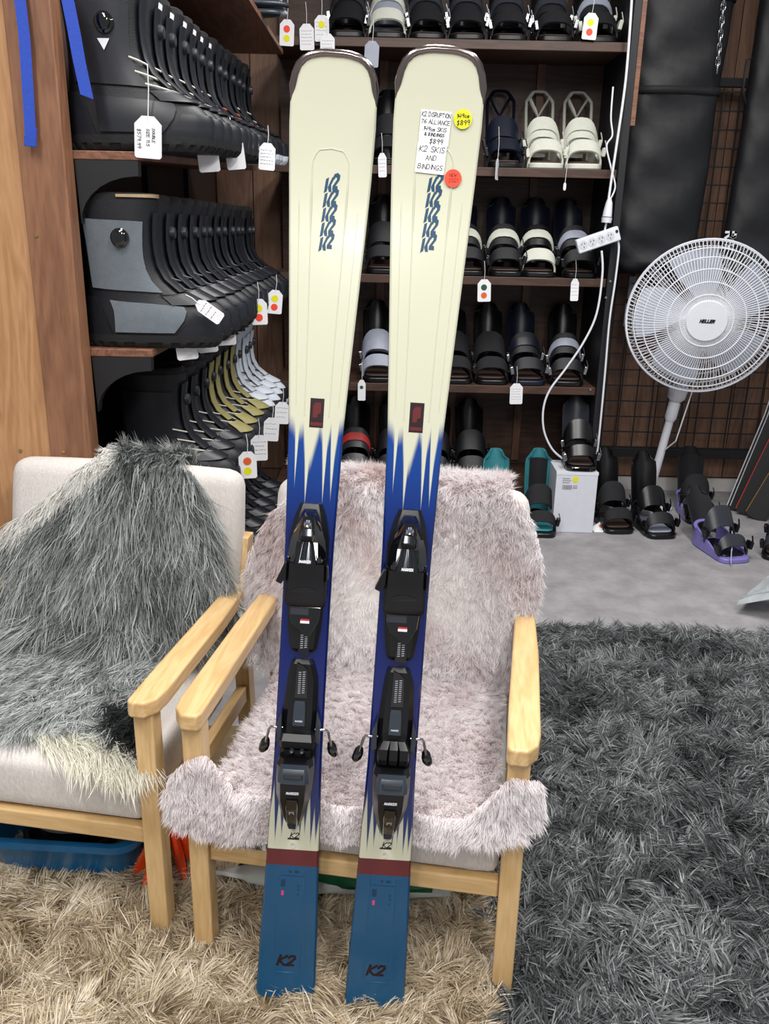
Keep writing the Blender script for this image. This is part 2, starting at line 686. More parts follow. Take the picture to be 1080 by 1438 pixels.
# ------------------------------------------------------------------ shag rugs
def shag_rug(name, label, corners, cols, dens, hgt, wid, backing_col, pile_box, seed):
    root = thing(name, label, 'rug', (corners[0][0], corners[0][1], 0))
    o = Vector((corners[0][0], corners[0][1], 0))
    MB().prism([(c[0] - o.x, c[1] - o.y) for c in corners], .0005, .006).build(
        'backing', mat(name + '_backing', backing_col, .95, var=.1), root, smooth=None)
    x0, x1, y0, y1 = pile_box
    n = int((x1 - x0) * (y1 - y0) * dens)
    P = np.stack((NR.uniform(x0, x1, n), NR.uniform(y0, y1, n), np.full(n, .006)), 1)
    P = P[inside(corners, P[:, :2])]
    # hold more strands where the photograph looks closely
    n = len(P)
    H = hash3(P, .024, seed)
    H2 = hash3(P + .008, .045, seed + 5)
    az = H[:, 0] * 6.283 + wob(P, 14, seed) * 2
    lean = .35 + .75 * H[:, 1]
    D = np.stack((np.cos(az) * lean, np.sin(az) * lean, np.ones(n)), 1) + NR.normal(size=(n, 3)) * .22
    D = unit(D)
    B = np.stack((np.cos(az), np.sin(az), np.full(n, -.55)), 1) * (.25 + .35 * H[:, 2:3]) + NR.normal(size=(n, 3)) * .1
    L = hgt * (.75 + .5 * NR.random(n)) * (1 + .15 * wob(P, 9, seed + 2))
    a, b, c = [lin(q) for q in cols]
    f = np.clip(.5 + .35 * wob(P, 22, seed + 3) + (H2[:, 3] - .5) * .5 + NR.normal(size=n) * .22, 0, 1)[:, None]
    tint = np.where(f < .5, a * (1 - 2 * f) + b * 2 * f, b * (2 - 2 * f) + c * (2 * f - 1))
    P = P - np.array(o)
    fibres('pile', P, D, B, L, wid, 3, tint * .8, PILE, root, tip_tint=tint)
    return root


def gx(y):
    return .213 + (y - 1.085) * .055


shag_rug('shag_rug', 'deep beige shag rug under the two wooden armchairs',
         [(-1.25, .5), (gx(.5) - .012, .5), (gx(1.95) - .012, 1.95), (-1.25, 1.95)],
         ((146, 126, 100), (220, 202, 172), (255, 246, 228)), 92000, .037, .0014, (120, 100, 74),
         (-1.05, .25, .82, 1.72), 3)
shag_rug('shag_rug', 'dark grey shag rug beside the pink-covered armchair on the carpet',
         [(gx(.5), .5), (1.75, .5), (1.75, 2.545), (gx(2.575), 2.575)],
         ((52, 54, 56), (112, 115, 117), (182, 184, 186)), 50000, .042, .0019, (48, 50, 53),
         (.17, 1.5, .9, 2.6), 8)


# ------------------------------------------------------------------ armchairs
def rounded_box(sx, sy, sz, r, puff=0.0, n=7, M4=None):
    """cushion: box of half sizes with rounded edges and a little swelling"""
    mb = MB()
    import itertools
    lin_ = lambda h: sorted(set([-h, h] + [s * (h - r * (1 - math.sin(a))) for a in np.linspace(0, math.pi / 2, 4) for s in (-1, 1)]
                                + list(np.linspace(-(h - r), h - r, n))))
    ax = [lin_(sx), lin_(sy), lin_(sz)]
    hs = (sx, sy, sz)
    cache = {}

    def pt(p):
        key = tuple(round(c, 6) for c in p)
        if key in cache:
            return cache[key]
        q = Vector(p)
        core = Vector([max(-h + r, min(h - r, c)) for c, h in zip(p, hs)])
        d = q - core
        if d.length > 1e-9:
            # push the box surface onto the rounded one
            m = max(abs(c) for c in d)
            q = core + d.normalized() * r if m > 1e-9 else q
        for k in range(3):
            o1, o2 = [j for j in range(3) if j != k]
            fall = max(0, 1 - (p[o1] / hs[o1]) ** 2) * max(0, 1 - (p[o2] / hs[o2]) ** 2)
            q[k] += puff * fall * p[k] / hs[k]
        if M4 is not None:
            q = M4 @ q
        cache[key] = len(mb.v)
        mb.v.append(tuple(q))
        return cache[key]

    for k in range(3):
        o1, o2 = [(1, 2), (2, 0), (0, 1)][k]
        for s in (-1, 1):
            for i in range(len(ax[o1]) - 1):
                for j in range(len(ax[o2]) - 1):
                    quad = []
                    for a, b in ((i, j), (i + 1, j), (i + 1, j + 1), (i, j + 1)):
                        p = [0, 0, 0]
                        p[k] = s * hs[k]
                        p[o1] = ax[o1][a]
                        p[o2] = ax[o2][b]
                        quad.append(pt(p))
                    if s < 0:
                        quad.reverse()
                    mb.f.append(tuple(quad))
    return mb


LX = .2675          # half distance between the front legs
ARM_Z0, ARM_Z1 = .475, .506
BACK_TILT = math.radians(12)


def armchair(label, origin, yaw):
    t = thing('armchair', label, 'armchair', (origin[0], origin[1], 0), yaw, 'low wooden armchairs')
    for s in (-1, 1):
        MB().box(s * LX - .0175, s * LX + .0175, -.018, .018, .0065, ARM_Z0 - .0005).build('leg', M['chair_z'], t, smooth=None, bevel=.003)
        mb = MB()
        mb.loft([[(s * LX + a, .505 + dy + b, z) for a, b in ((-.0165, -.02), (.0165, -.02), (.0165, .02), (-.0165, .02))]
                 for z, dy in ((.0065, .02), (.25, 0), (ARM_Z0 - .0005, -.01), (.60, .03))])
        mb.build('leg', M['chair_z'], t, smooth=None, bevel=.003)
        # paddle armrest: wide, chamfered at the front, slightly waisted inside
        i0, o0 = s * (LX - .0215), s * (LX + .031)
        poly = [(i0 + s * .006, -.034), (o0 - s * .020, -.034), (o0 - s * .004, -.012), (o0, .02), (o0, .30),
                (o0 - s * .006, .475), (i0 + s * .006, .475), (i0, .10), (i0, -.026)]
        if s > 0:
            pass
        else:
            poly.reverse()
        MB().prism(poly, ARM_Z0, ARM_Z1).build('armrest', M['chair'], t, smooth=None, bevel=.006, segs=3)
        MB().box(s * LX - .011, s * LX + .011, .0185, .484, .205, .245).build('side_rail', M['chair'], t, smooth=None, bevel=.003)
    MB().box(-LX + .018, LX - .018, -.010, .012, .203, .236).build('front_rail', M['chair_x'], t, smooth=None, bevel=.003)
    MB().box(-LX + .017, LX - .017, .494, .516, .27, .31).build('rear_rail', M['chair_x'], t, smooth=None, bevel=.003)
    rounded_box(.247, .217, .052, .018, .004, M4=Matrix.Translation((0, .214, .2905))).build('seat_cushion', M['linen'], t, smooth=50)
    Mb = Matrix.Translation((0, .505, .548)) @ Matrix.Rotation(-BACK_TILT, 4, 'X')
    rounded_box(.266, .048, .20, .035, .006, M4=Mb).build('back_cushion', M['linen'], t, smooth=50)
    return t


YAW_C, YAW_L = math.radians(-8.6), math.radians(-9.0)
ORG_C = (-.0435, 1.194)
ORG_L = (-.397 - LX * math.cos(YAW_L), 1.268 - LX * math.sin(YAW_L))
chairC = armchair('low blond wood armchair with cream cushions covered by a pink sheepskin', ORG_C, YAW_C)
chairL = armchair('low blond wood armchair with pale cushions under a grey long-haired hide', ORG_L, YAW_L)


def to_world(P, origin, yaw):
    c, s = math.cos(yaw), math.sin(yaw)
    return np.stack((origin[0] + P[:, 0] * c - P[:, 1] * s, origin[1] + P[:, 0] * s + P[:, 1] * c, P[:, 2]), 1)


def profile_eval(prof, t):
    """arc-length evaluation of a (y,z) polyline; returns position, tangent"""
    pr = np.array(prof, float)
    seg = np.linalg.norm(np.diff(pr, axis=0), axis=1)
    cum = np.concatenate(([0], np.cumsum(seg)))
    t = np.clip(t, 0, cum[-1] - 1e-6)
    i = np.clip(np.searchsorted(cum, t, side='right') - 1, 0, len(seg) - 1)
    f = ((t - cum[i]) / seg[i])[:, None]
    return pr[i] * (1 - f) + pr[i + 1] * f, (pr[i + 1] - pr[i]) / seg[i][:, None], cum[-1]


def round_profile(p, n=3):
    for _ in range(n):
        q = [p[0]]
        for a, b in zip(p[:-1], p[1:]):
            q.append((a[0] * .75 + b[0] * .25, a[1] * .75 + b[1] * .25))
            q.append((a[0] * .25 + b[0] * .75, a[1] * .25 + b[1] * .75))
        q.append(p[-1])
        p = q
    return p


def throw_surface(prof, xr, n_or_grid, keep, origin, yaw, xshape=None):
    """random points on a swept cloth surface (chair coordinates), with normal and downhill tangent"""
    prof = round_profile(prof)
    _, _, T = profile_eval(prof, np.zeros(1))
    if isinstance(n_or_grid, int):
        X = NR.uniform(xr[0], xr[1], n_or_grid)
        t = NR.uniform(0, T, n_or_grid)
    else:
        d = n_or_grid
        gx_, gt_ = np.meshgrid(np.arange(xr[0], xr[1], d), np.arange(0, T, d), indexing='ij')
        X, t = gx_.ravel(), gt_.ravel()
    q, tan, _ = profile_eval(prof, t)
    P = np.stack((X, q[:, 0], q[:, 1]), 1)
    if xshape is not None:
        P = xshape(P)
    tg = np.stack((np.zeros(len(t)), tan[:, 0], tan[:, 1]), 1)
    Nn = np.stack((np.zeros(len(t)), -tan[:, 1], tan[:, 0]), 1)       # up / towards the sitter
    W = to_world(P, origin, yaw)
    k = keep(P, project(W))
    if isinstance(n_or_grid, int):
        return P[k], Nn[k], tg[k], project(W)[k]
    return P, k, gx_.shape, Nn


def hide_mesh(name, prof, xr, keep, origin, yaw, m, parent, drop=.004, thick=.005, xshape=None, d=.012):
    P, k, shp, Nn = throw_surface(prof, xr, d, keep, origin, yaw, xshape)
    P = P - Nn * drop
    k = k.reshape(shp)
    idx = np.arange(len(P)).reshape(shp)
    mb = MB()
    used = {}

    def vid(i, below):
        key = (i, below)
        if key not in used:
            used[key] = len(mb.v)
            mb.v.append(tuple(P[i] - Nn[i] * (thick if below else 0)))
        return used[key]

    for i in range(shp[0] - 1):
        for j in range(shp[1] - 1):
            c = (idx[i, j], idx[i + 1, j], idx[i + 1, j + 1], idx[i, j + 1])
            if k[i, j] and k[i + 1, j] and k[i + 1, j + 1] and k[i, j + 1]:
                mb.f.append(tuple(vid(q, 0) for q in c))
                mb.f.append(tuple(vid(q, 1) for q in reversed(c)))
                for (a, b, ni, nj) in ((c[0], c[1], i, j - 1), (c[1], c[2], i + 1, j), (c[2], c[3], i, j + 1), (c[3], c[0], i - 1, j)):
                    ok = 0 <= ni < shp[0] - 1 and 0 <= nj < shp[1] - 1 and k[ni, nj] and k[ni + 1, nj] and k[ni, nj + 1] and k[ni + 1, nj + 1]
                    if not ok:
                        mb.f.append((vid(b, 0), vid(a, 0), vid(a, 1), vid(b, 1)))
    return mb.build(name, m, parent, smooth=60)


# ------------------------------------------------------------------ pink sheepskin on the middle chair
pink = thing('sheepskin_throw', 'pink short-pile sheepskin with rounded lobes draped over back and seat of armchair', 'sheepskin',
             (ORG_C[0], ORG_C[1], 0), YAW_C)
PINK_HIDE = mat('pink_hide', (206, 190, 186), .9, var=.1)
back_px = smooth_poly([(470, 650), (680, 650), (722, 690), (742, 718), (757, 755), (764, 800), (757, 850), (738, 886), (724, 910), (722, 985),
                       (540, 985), (340, 970), (352, 900), (341, 850), (343, 800), (353, 765), (374, 728), (398, 704), (415, 680)], 1)
front_px = smooth_poly([(340, 1068), (306, 1060), (270, 1062), (240, 1084), (229, 1112), (230, 1140), (248, 1164), (290, 1174), (340, 1182), (400, 1184), (450, 1180),
                        (520, 1190), (600, 1184), (660, 1188), (712, 1186), (748, 1172), (766, 1142), (765, 1108), (750, 1084), (724, 1080), (708, 1086),
                        (690, 1070), (600, 1040), (420, 1040)], 1)
seat_prof = [(-.020, .350), (.01, .361), (.20, .360), (.36, .362), (.412, .366)]
back_prof = [(.405, .352), (.432, .42), (.468, .60), (.492, .742), (.515, .768), (.56, .772), (.595, .74), (.60, .66)]
front_prof = [(-.026, .225), (-.031, .262), (-.034, .31), (-.030, .345), (-.022, .366), (-.024, .40), (-.024, .45)]
SKI_X = (-.089, .062)


def lobes(P):
    P = P.copy()
    over = np.clip(np.abs(P[:, 0]) - .29, 0, 1)
    P[:, 1] += over * .25
    for sx in SKI_X:                       # pressed in where the skis lean on it
        d = np.clip(1 - np.abs(P[:, 0] - sx) / .07, 0, 1)
        d = d * d * (3 - 2 * d)
        P[:, 1] = P[:, 1] * (1 - d) + np.maximum(P[:, 1], -.0115) * d
    return P


def wings(P):
    P = P.copy()
    over = np.clip(np.abs(P[:, 0]) - .24, 0, 1)
    P[:, 1] += over * .25
    return P


keep_back = lambda P, q: (inside(back_px, q) & (P[:, 1] < .515)) | ((P[:, 1] >= .515) & (np.abs(P[:, 0] + .005) < .232))
keep_seat = lambda P, q: (np.abs(P[:, 0]) < .238)
keep_front = lambda P, q: inside(front_px, q) & (P[:, 2] < .362 + np.clip((np.abs(P[:, 0]) - .19) / .07, 0, 1) * .095)
for nm, pr, xr, kp, sh in (('back_hide', back_prof, (-.37, .37), keep_back, wings), ('seat_hide', seat_prof, (-.25, .25), keep_seat, None),
                           ('front_hide', front_prof, (-.42, .40), keep_front, lobes)):
    hide_mesh(nm, pr, xr, kp, ORG_C, YAW_C, PINK_HIDE, pink, xshape=sh)


def pink_fur(nm, prof, xr, keep, n, flow_sign, sh, seed, L0=.017):
    P, Nn, tg, q = throw_surface(prof, xr, n, keep, ORG_C, YAW_C, sh)
    m = len(P)
    H = hash3(P, .011, seed)
    W = wob(P, 26, seed)
    flow = tg * flow_sign + np.array((1., 0, 0)) * (W * 1.0)[:, None]
    D = unit(Nn * .85 + flow * .45 + (H[:, :3] - .5) * .7 + NR.normal(size=(m, 3)) * .22)
    B = flow * .35 + (H[:, :3] - .5) * .5 + NR.normal(size=(m, 3)) * .12
    L = L0 * (.7 + .5 * NR.random(m))
    if sh is lobes:
        near = np.min([np.abs(P[:, 0] - sx) for sx in SKI_X], axis=0)
        L = L * np.clip((near - .045) / .03, .35, 1.15)
    dark = np.clip(.12 + .8 * np.clip(wob(P, 17, seed + 1) * 1.2 + .45 * wob(P, 70, seed + 2), -1, 1), 0, 1)[:, None] * .8
    if nm != 'back_fur':
        dark = dark * .5
    base = lin((238, 229, 230)) * (1 - dark) + lin((196, 172, 168)) * dark
    tip = lin((255, 252, 254)) * (1 - dark) + lin((224, 206, 204)) * dark
    j = (1 + NR.normal(size=(m, 1)) * .08)
    fibres(nm, P, D, B, L, .00062, 2, np.clip(base * j, 0, 1), FIB, pink, tip_tint=np.clip(tip * j, 0, 1))


pink_fur('back_fur', back_prof, (-.37, .37), keep_back, 150000, -1, wings, 21)
pink_fur('seat_fur', seat_prof, (-.25, .25), keep_seat, 110000, -1, None, 31, .0125)
pink_fur('front_fur', front_prof, (-.42, .40), keep_front, 100000, -1, lobes, 41, .0125)

# ------------------------------------------------------------------ grey long-haired hide on the left chair
grey = thing('fur_throw', 'grey long-haired hide with a white tip draped over back and seat of armchair', 'fur throw',
             (ORG_L[0], ORG_L[1], 0), YAW_L)
GREY_HIDE = mat('grey_hide', (120, 122, 122), .9, var=.15)
gback_px = [(150, 630), (215, 640), (270, 662), (294, 705), (308, 760), (322, 815), (332, 850), (300, 872), (250, 905), (225, 935), (100, 930), (-60, 950),
            (-120, 850), (-40, 770), (0, 745), (55, 705), (115, 655)]
gseat_px = [(-150, 930), (250, 890), (225, 960), (205, 1000), (212, 1060), (205, 1085), (150, 1080), (100, 1060), (60, 1040), (0, 1032), (-150, 1020)]
gwhite_px = [(40, 1022), (120, 1022), (180, 1042), (232, 1075), (205, 1120), (120, 1090), (60, 1060)]
gseat_prof = [(-.048, .318), (-.04, .345), (.0, .350), (.20, .350), (.34, .356), (.39, .385)]
gback_prof = [(.345, .358), (.36, .39), (.405, .43), (.425, .50), (.468, .62), (.49, .73), (.512, .766), (.56, .770), (.59, .74), (.595, .64)]
keep_gb = lambda P, q: (inside(gback_px, q) & (P[:, 1] < .51)) | ((P[:, 1] >= .51) & (P[:, 0] > -.055) & (P[:, 0] < .14))
keep_gs = lambda P, q: inside(gseat_px, q) & (P[:, 0] < .245)
hide_mesh('back_hide', gback_prof, (-.40, .30), keep_gb, ORG_L, YAW_L, GREY_HIDE, grey)
hide_mesh('seat_hide', gseat_prof, (-.32, .27), keep_gs, ORG_L, YAW_L, GREY_HIDE, grey)


def grey_fur(nm, prof, xr, keep, n, L0, seed, lift, seat):
    P, Nn, tg, q = throw_surface(prof, xr, n, keep, ORG_L, YAW_L)
    m = len(P)
    H = hash3(P, .016, seed)
    H2 = hash3(P + .005, .013, seed + 1)
    swirl = wob(P, 11, seed) * 1.1 + (H[:, 0] - .5) * 1.0
    side = np.clip((P[:, 0] + .02) * 2.2, -.9, .9) if not seat else wob(P, 8, seed + 7) * .6
    flow = -tg + np.array((1., 0, 0)) * (side + swirl * .55)[:, None]
    if not seat:                      # hair below the fold tumbles in whorls
        low = np.clip((.47 - P[:, 2]) / .1, 0, 1)[:, None]
        flow = flow * (1 - .5 * low) + np.stack((np.sin(P[:, 0] * 40) + swirl, swirl * .3, -.4 + .5 * np.cos(P[:, 0] * 33)), 1) * low * .9
    flow = unit(flow)
    D = unit(Nn * lift + flow * .75 + (H[:, :3] - .5) * .35 + NR.normal(size=(m, 3)) * .12)
    B = flow * .5 - Nn * .22 + (H2[:, :3] - .5) * .7 + NR.normal(size=(m, 3)) * .08
    B[:, 2] -= .12
    L = L0 * (.65 + .6 * NR.random(m))
    f = np.clip(.5 + .34 * wob(P, 15, seed + 3) + (H2[:, 3] - .5) * 1.0 + NR.normal(size=m) * .15, 0, 1)[:, None]
    if seat:
        f = np.clip(f * .85 + .3, 0, 1)
    base = lin((52, 56, 56)) * (1 - f) + lin((168, 172, 172)) * f
    tip = lin((98, 104, 103)) * (1 - f) + lin((230, 233, 232)) * f
    if not seat:
        rim = inside([(165, 625), (118, 650), (55, 700), (0, 740), (-60, 770), (-60, 815), (0, 772), (62, 728), (128, 676), (170, 650)], q)[:, None]
        base = np.where(rim, lin((216, 214, 208)), base)
        tip = np.where(rim, lin((246, 245, 242)), tip)
        L = L * np.where(rim[:, 0], .55, 1.0) * np.where(P[:, 1] > .505, .55, 1.0)
    if seat:
        wq = inside(gwhite_px, q)[:, None]
        L = L * np.where(wq[:, 0], 1.35, 1.0)
        D = np.where(wq, unit(D + np.array((.9, -.22, -.05))), D)
        B = np.where(wq, B * .6 + np.array((.25, -.08, -.16)), B)
        base = np.where(wq, lin((214, 212, 196)), base)
        tip = np.where(wq, lin((248, 246, 236)), tip)
        black = inside([(150, 985), (212, 985), (212, 1055), (165, 1040)], q)[:, None]
        base = np.where(black, lin((30, 32, 34)), base)
        tip = np.where(black, lin((62, 64, 66)), tip)
    fibres(nm, P, D, B, L, .0010, 6, base, FIB, grey, tip_tint=tip, curl=(H2[:, :3] - .5) * (.014 if not seat else .008), phase=H2[:, 3] * 6.28)


grey_fur('back_fur', gback_prof, (-.40, .30), keep_gb, 52000, .062, 51, .55, False)
grey_fur('seat_fur', gseat_prof, (-.32, .27), keep_gs, 34000, .045, 61, .45, True)

# ------------------------------------------------------------------ stroke lettering
GL = {
    'A': [[(0, 0), (2, 6), (4, 0)], [(.8, 2.2), (3.2, 2.2)]], 'B': [[(0, 0), (0, 6), (2.8, 5.8), (3.3, 4.5), (2.5, 3.3), (0, 3.1)], [(2.5, 3.2), (3.9, 2), (3, .2), (0, 0)]],
    'C': [[(3.8, 5), (2.4, 6), (.6, 5), (0, 3), (.6, .8), (2.2, 0), (3.8, .8)]], 'D': [[(0, 0), (0, 6), (2.4, 5.6), (4, 3.4), (3, .6), (0, 0)]],
    'E': [[(3.8, 6), (0, 6), (0, 0), (3.8, 0)], [(0, 3.1), (3, 3.1)]], 'G': [[(3.8, 5), (2.2, 6), (.4, 4.8), (0, 2.4), (1, .2), (3, 0), (3.8, 2.6), (2.2, 2.6)]],
    'H': [[(0, 0), (0, 6)], [(4, 0), (4, 6)], [(0, 3), (4, 3)]], 'I': [[(1, 0), (1, 6)]], 'K': [[(0, 0), (0, 6)], [(3.8, 6), (.2, 2.8), (3.8, 0)]],
    'L': [[(0, 6), (0, 0), (3.4, 0)]], 'M': [[(0, 0), (.5, 6), (2.1, 2), (3.7, 6), (4.2, 0)]], 'N': [[(0, 0), (0, 6), (3.8, 0), (3.8, 6)]],
    'O': [[(2, 6), (.2, 4.8), (0, 2), (1.6, 0), (3.6, 1.2), (3.9, 4), (2, 6)]], 'P': [[(0, 0), (0, 6), (3, 5.8), (3.6, 4.4), (2.6, 3), (0, 2.8)]],
    'R': [[(0, 0), (0, 6), (3, 5.8), (3.5, 4.4), (2.6, 3), (0, 2.9)], [(1.4, 2.9), (3.8, 0)]], 'S': [[(3.7, 5.2), (2, 6), (.4, 5), (.8, 3.5), (3.2, 2.6), (3.6, 1), (2, 0), (0, .8)]],
    'T': [[(0, 6), (4, 6)], [(2, 6), (2, 0)]], 'U': [[(0, 6), (.1, 1.4), (1.6, 0), (3.4, 1), (3.8, 6)]], 'W': [[(0, 6), (1, 0), (2.2, 4), (3.4, 0), (4.6, 6)]],
    'Z': [[(0, 6), (4, 6), (0, 0), (4, 0)]],
    '0': [[(2, 6), (.2, 4.6), (.2, 1.4), (2, 0), (3.6, 1.4), (3.6, 4.6), (2, 6)]], '1': [[(.6, 4.8), (1.8, 6), (1.8, 0)]],
    '2': [[(0, 4.6), (1, 6), (3, 5.9), (3.6, 4.4), (2.4, 2.4), (0, 0), (3.9, 0)]], '4': [[(3.2, 0), (3.2, 6)], [(.4, 6), (0, 2.4), (4, 2.6)]],
    '5': [[(3.6, 6), (.6, 6), (.3, 3.4), (2.6, 3.6), (3.6, 2), (2.4, .2), (0, .4)]], '6': [[(3.2, 6), (.8, 4), (0, 1.6), (1.4, 0), (3.4, 1), (3, 3), (.4, 2.4)]],
    '7': [[(0, 6), (3.8, 6), (1.4, 0)]], '8': [[(2, 3.2), (.4, 4.6), (2, 6), (3.6, 4.6), (2, 3.2), (.1, 1.4), (2, 0), (3.8, 1.4), (2, 3.2)]],
    '9': [[(3.4, 4), (2, 3), (.2, 4), (1.4, 6), (3.4, 5.4), (3.4, 3.6), (2.6, 0)]], '$': [[(3.6, 4.8), (2, 5.6), (.4, 4.6), (3.4, 1.8), (2, .4), (.2, 1.2)], [(2, 7), (2, -1)]],
    '&': [[(3.9, 0), (.8, 4.6), (1.8, 6), (2.8, 4.8), (.2, 1.6), (1.6, 0), (3.8, 2.4)]], '.': [[(.8, 0), (1.1, .3)]], ' ': [],
}
GL['c'] = [[(2.6, 2.8), (1, 3.4), (0, 1.8), (1, 0), (2.8, .5)]]
GL['m'] = [[(0, 0), (.2, 3.2)], [(.2, 2.4), (1.4, 3.3), (1.8, 0)], [(1.8, 2.4), (3, 3.3), (3.4, 0)]]
GL['o'] = [[(1.4, 3.4), (0, 2), (1, 0), (2.6, 1), (2.4, 3), (1.4, 3.4)]]


def strokes(text, h, w, slant=0.0, gap=1.5, jit=0.0, seed=1, center=True):
    """list of quads (x,y) spelling the text, cap height h"""
    r = random.Random(seed)
    k = h / 6.0
    out = []
    x = 0.0
    for ch in text:
        g_ = GL[ch]
        mx = max([p[0] for l in g_ for p in l], default=2.0)
        dy = r.uniform(-jit, jit) * 6
        sc = 1 + r.uniform(-jit, jit)
        for l in g_:
            pl = [((x + p[0] * sc + slant * p[1] + r.uniform(-jit, jit) * 2) * k, (p[1] * sc + dy + r.uniform(-jit, jit) * 2) * k) for p in l]
            for a, b in zip(pl[:-1], pl[1:]):
                dx, dyy = b[0] - a[0], b[1] - a[1]
                L = math.hypot(dx, dyy) or 1e-9
                ux, uy = dx / L * w * .5, dyy / L * w * .5
                out.append([(a[0] - ux - uy, a[1] - uy + ux), (a[0] - ux + uy, a[1] - uy - ux), (b[0] + ux + uy, b[1] + uy - ux), (b[0] + ux - uy, b[1] + uy + ux)])
        x += mx + gap
    W = (x - gap) * k
    if center:
        out = [[(p[0] - W / 2, p[1] - h / 2) for p in q] for q in out]
    return out, W


def lettering(name, quads, fmap, m, parent):
    """flat print: quads in (x,y) placed by fmap"""
    mb = MB()
    for q in quads:
        mb.add([fmap(p[0], p[1]) for p in q], [(0, 1, 2, 3)])
    return mb.build(name, m, parent, smooth=None)


# ------------------------------------------------------------------ skis
def interp(tab, x):
    return float(np.interp(x, [t[0] for t in tab], [t[1] for t in tab]))


SKI_HW = [(0, .0405), (.004, .0470), (.012, .0492), (.12, .0470), (.276, .0420), (.44, .0378), (.62, .0370), (.70, .0368), (.79, .0372), (.96, .0410),
          (1.12, .0492), (1.25, .0562), (1.33, .0600), (1.40, .0622), (1.43, .0616), (1.45, .0595), (1.465, .0560), (1.476, .0510), (1.484, .0430), (1.488, .0350), (1.491, .0220), (1.492, .012)]
SKI_TH = [(0, .006), (.25, .009), (.45, .0125), (.8, .0125), (1.1, .008), (1.35, .005), (1.5, .005)]


def ski_base(s):
    """where the running base sits (camber and tip rise; negative is towards the viewer)"""
    y = -.008 * math.sin(math.pi * min(1, max(0, (s - .05) / 1.25)))
    if s > 1.25:
        y -= .034 * ((s - 1.25) / .24) ** 2
    if s < .08:
        y -= .005 * ((.08 - s) / .08) ** 2
    return y


def ski_top(s):
    return ski_base(s) - interp(SKI_TH, s)


def topsheet_material():
    m = bpy.data.materials.new('ski_topsheet')
    m.use_nodes = True
    nt = m.node_tree
    b = nt.nodes['Principled BSDF']
    b.inputs['Roughness'].default_value = .22
    b.inputs['Coat Weight'].default_value = .35
    b.inputs['Coat Roughness'].default_value = .08
    tc = nt.nodes.new('ShaderNodeTexCoord')
    sp = nt.nodes.new('ShaderNodeSeparateXYZ')
    nt.links.new(tc.outputs['Object'], sp.inputs[0])

    def math_(op, a, b_=None, c_=None):
        n = nt.nodes.new('ShaderNodeMath')
        n.operation = op
        for i_, q in enumerate((a, b_, c_)):
            if q is None:
                continue
            if isinstance(q, (int, float)):
                n.inputs[i_].default_value = q
            else:
                nt.links.new(q, n.inputs[i_])
        return n.outputs[0]

    def smooth(val, lo, hi):
        n = nt.nodes.new('ShaderNodeMapRange')
        n.interpolation_type = 'SMOOTHSTEP'
        n.inputs[1].default_value = lo
        n.inputs[2].default_value = hi
        nt.links.new(val, n.inputs[0])
        return n.outputs[0]

    u = math_('MULTIPLY_ADD', sp.outputs[0], 1 / .080, .5)

    def ramp(stops, lo, hi):
        n = nt.nodes.new('ShaderNodeValToRGB')
        e = n.color_ramp.elements
        while len(e) < len(stops):
            e.new(.5)
        for el, (p, v) in zip(e, stops):
            el.position = p
            q = (v - lo) / (hi - lo)
            el.color = (q, q, q, 1)
        nt.links.new(u, n.inputs[0])
        return math_('MULTIPLY_ADD', n.outputs[0], hi - lo, lo)

    E1 = ramp([(0, .976), (.07, .972), (.115, .962), (.15, .885), (.185, .962), (.27, .966), (.32, .925), (.365, .858), (.40, .912), (.45, .922), (.51, .945), (.58, .970),
               (.63, .958), (.665, .915), (.70, .860), (.735, .945), (.79, .972), (.825, .90), (.85, .868), (.885, .93), (.94, .974), (1, .976)], .82, 1.0)
    E2 = ramp([(0, .34), (.06, .385), (.12, .286), (.18, .37), (.25, .298), (.31, .36), (.36, .315), (.42, .40), (.55, .40), (.62, .292), (.67, .36), (.72, .302), (.78, .392),
               (.85, .284), (.90, .345), (.95, .290), (1, .33)], .2, .45)
    s = sp.outputs[2]
    f1 = smooth(math_('SUBTRACT', E1, s), -.014, .020)
    f2 = smooth(math_('SUBTRACT', s, E2), -.012, .018)
    fb = math_('MULTIPLY', f1, f2)

    def mix(fac, a, b_):
        n = nt.nodes.new('ShaderNodeMix')
        n.data_type = 'RGBA'
        nt.links.new(fac, n.inputs[0])
        for i_, q in ((6, a), (7, b_)):
            if isinstance(q, tuple):
                n.inputs[i_].default_value = q
            else:
                nt.links.new(q, n.inputs[i_])
        return n.outputs[2]

    blue = mix(smooth(s, .78, .95), srgb(3, 24, 92), srgb(12, 60, 136))
    blue = mix(smooth(s, .42, .30), blue, srgb(12, 44, 102))
    cream = srgb(200, 200, 178)
    col = mix(fb, cream, blue)
    col = mix(smooth(s, .2746, .2740), col, srgb(92, 36, 42))
    col = mix(smooth(s, .2456, .2450), col, srgb(14, 74, 112))
    nt.links.new(col, b.inputs['Base Color'])
    return m


TOPSHEET = topsheet_material()
M['ski_side'] = mat('ski_sidewall', (26, 28, 40), .4, var=.05)
M['k2_blue'] = mat('logo_blue', (14, 62, 92), .4, var=.03)
M['maroon'] = mat('maroon_print', (92, 22, 26), .4, var=.05)
M['maroon_dk'] = mat('dark_maroon_print', (34, 14, 18), .35, var=.1)
M['pinkdot'] = mat('pink_print', (206, 60, 120), .4)
M['teal_dk'] = mat('teal_print', (10, 52, 84), .35)
M['cream_r'] = mat('cream_ridge', (200, 200, 178), .2, coat=.3)
M['teal_r'] = mat('teal_ridge', (16, 80, 118), .25, coat=.3)
M['grey_print'] = mat('grey_print', (150, 152, 156), .5)
M['silver_st'] = mat('holographic_sticker', (220, 222, 214), .15, .6, var=.2, vscale=300)


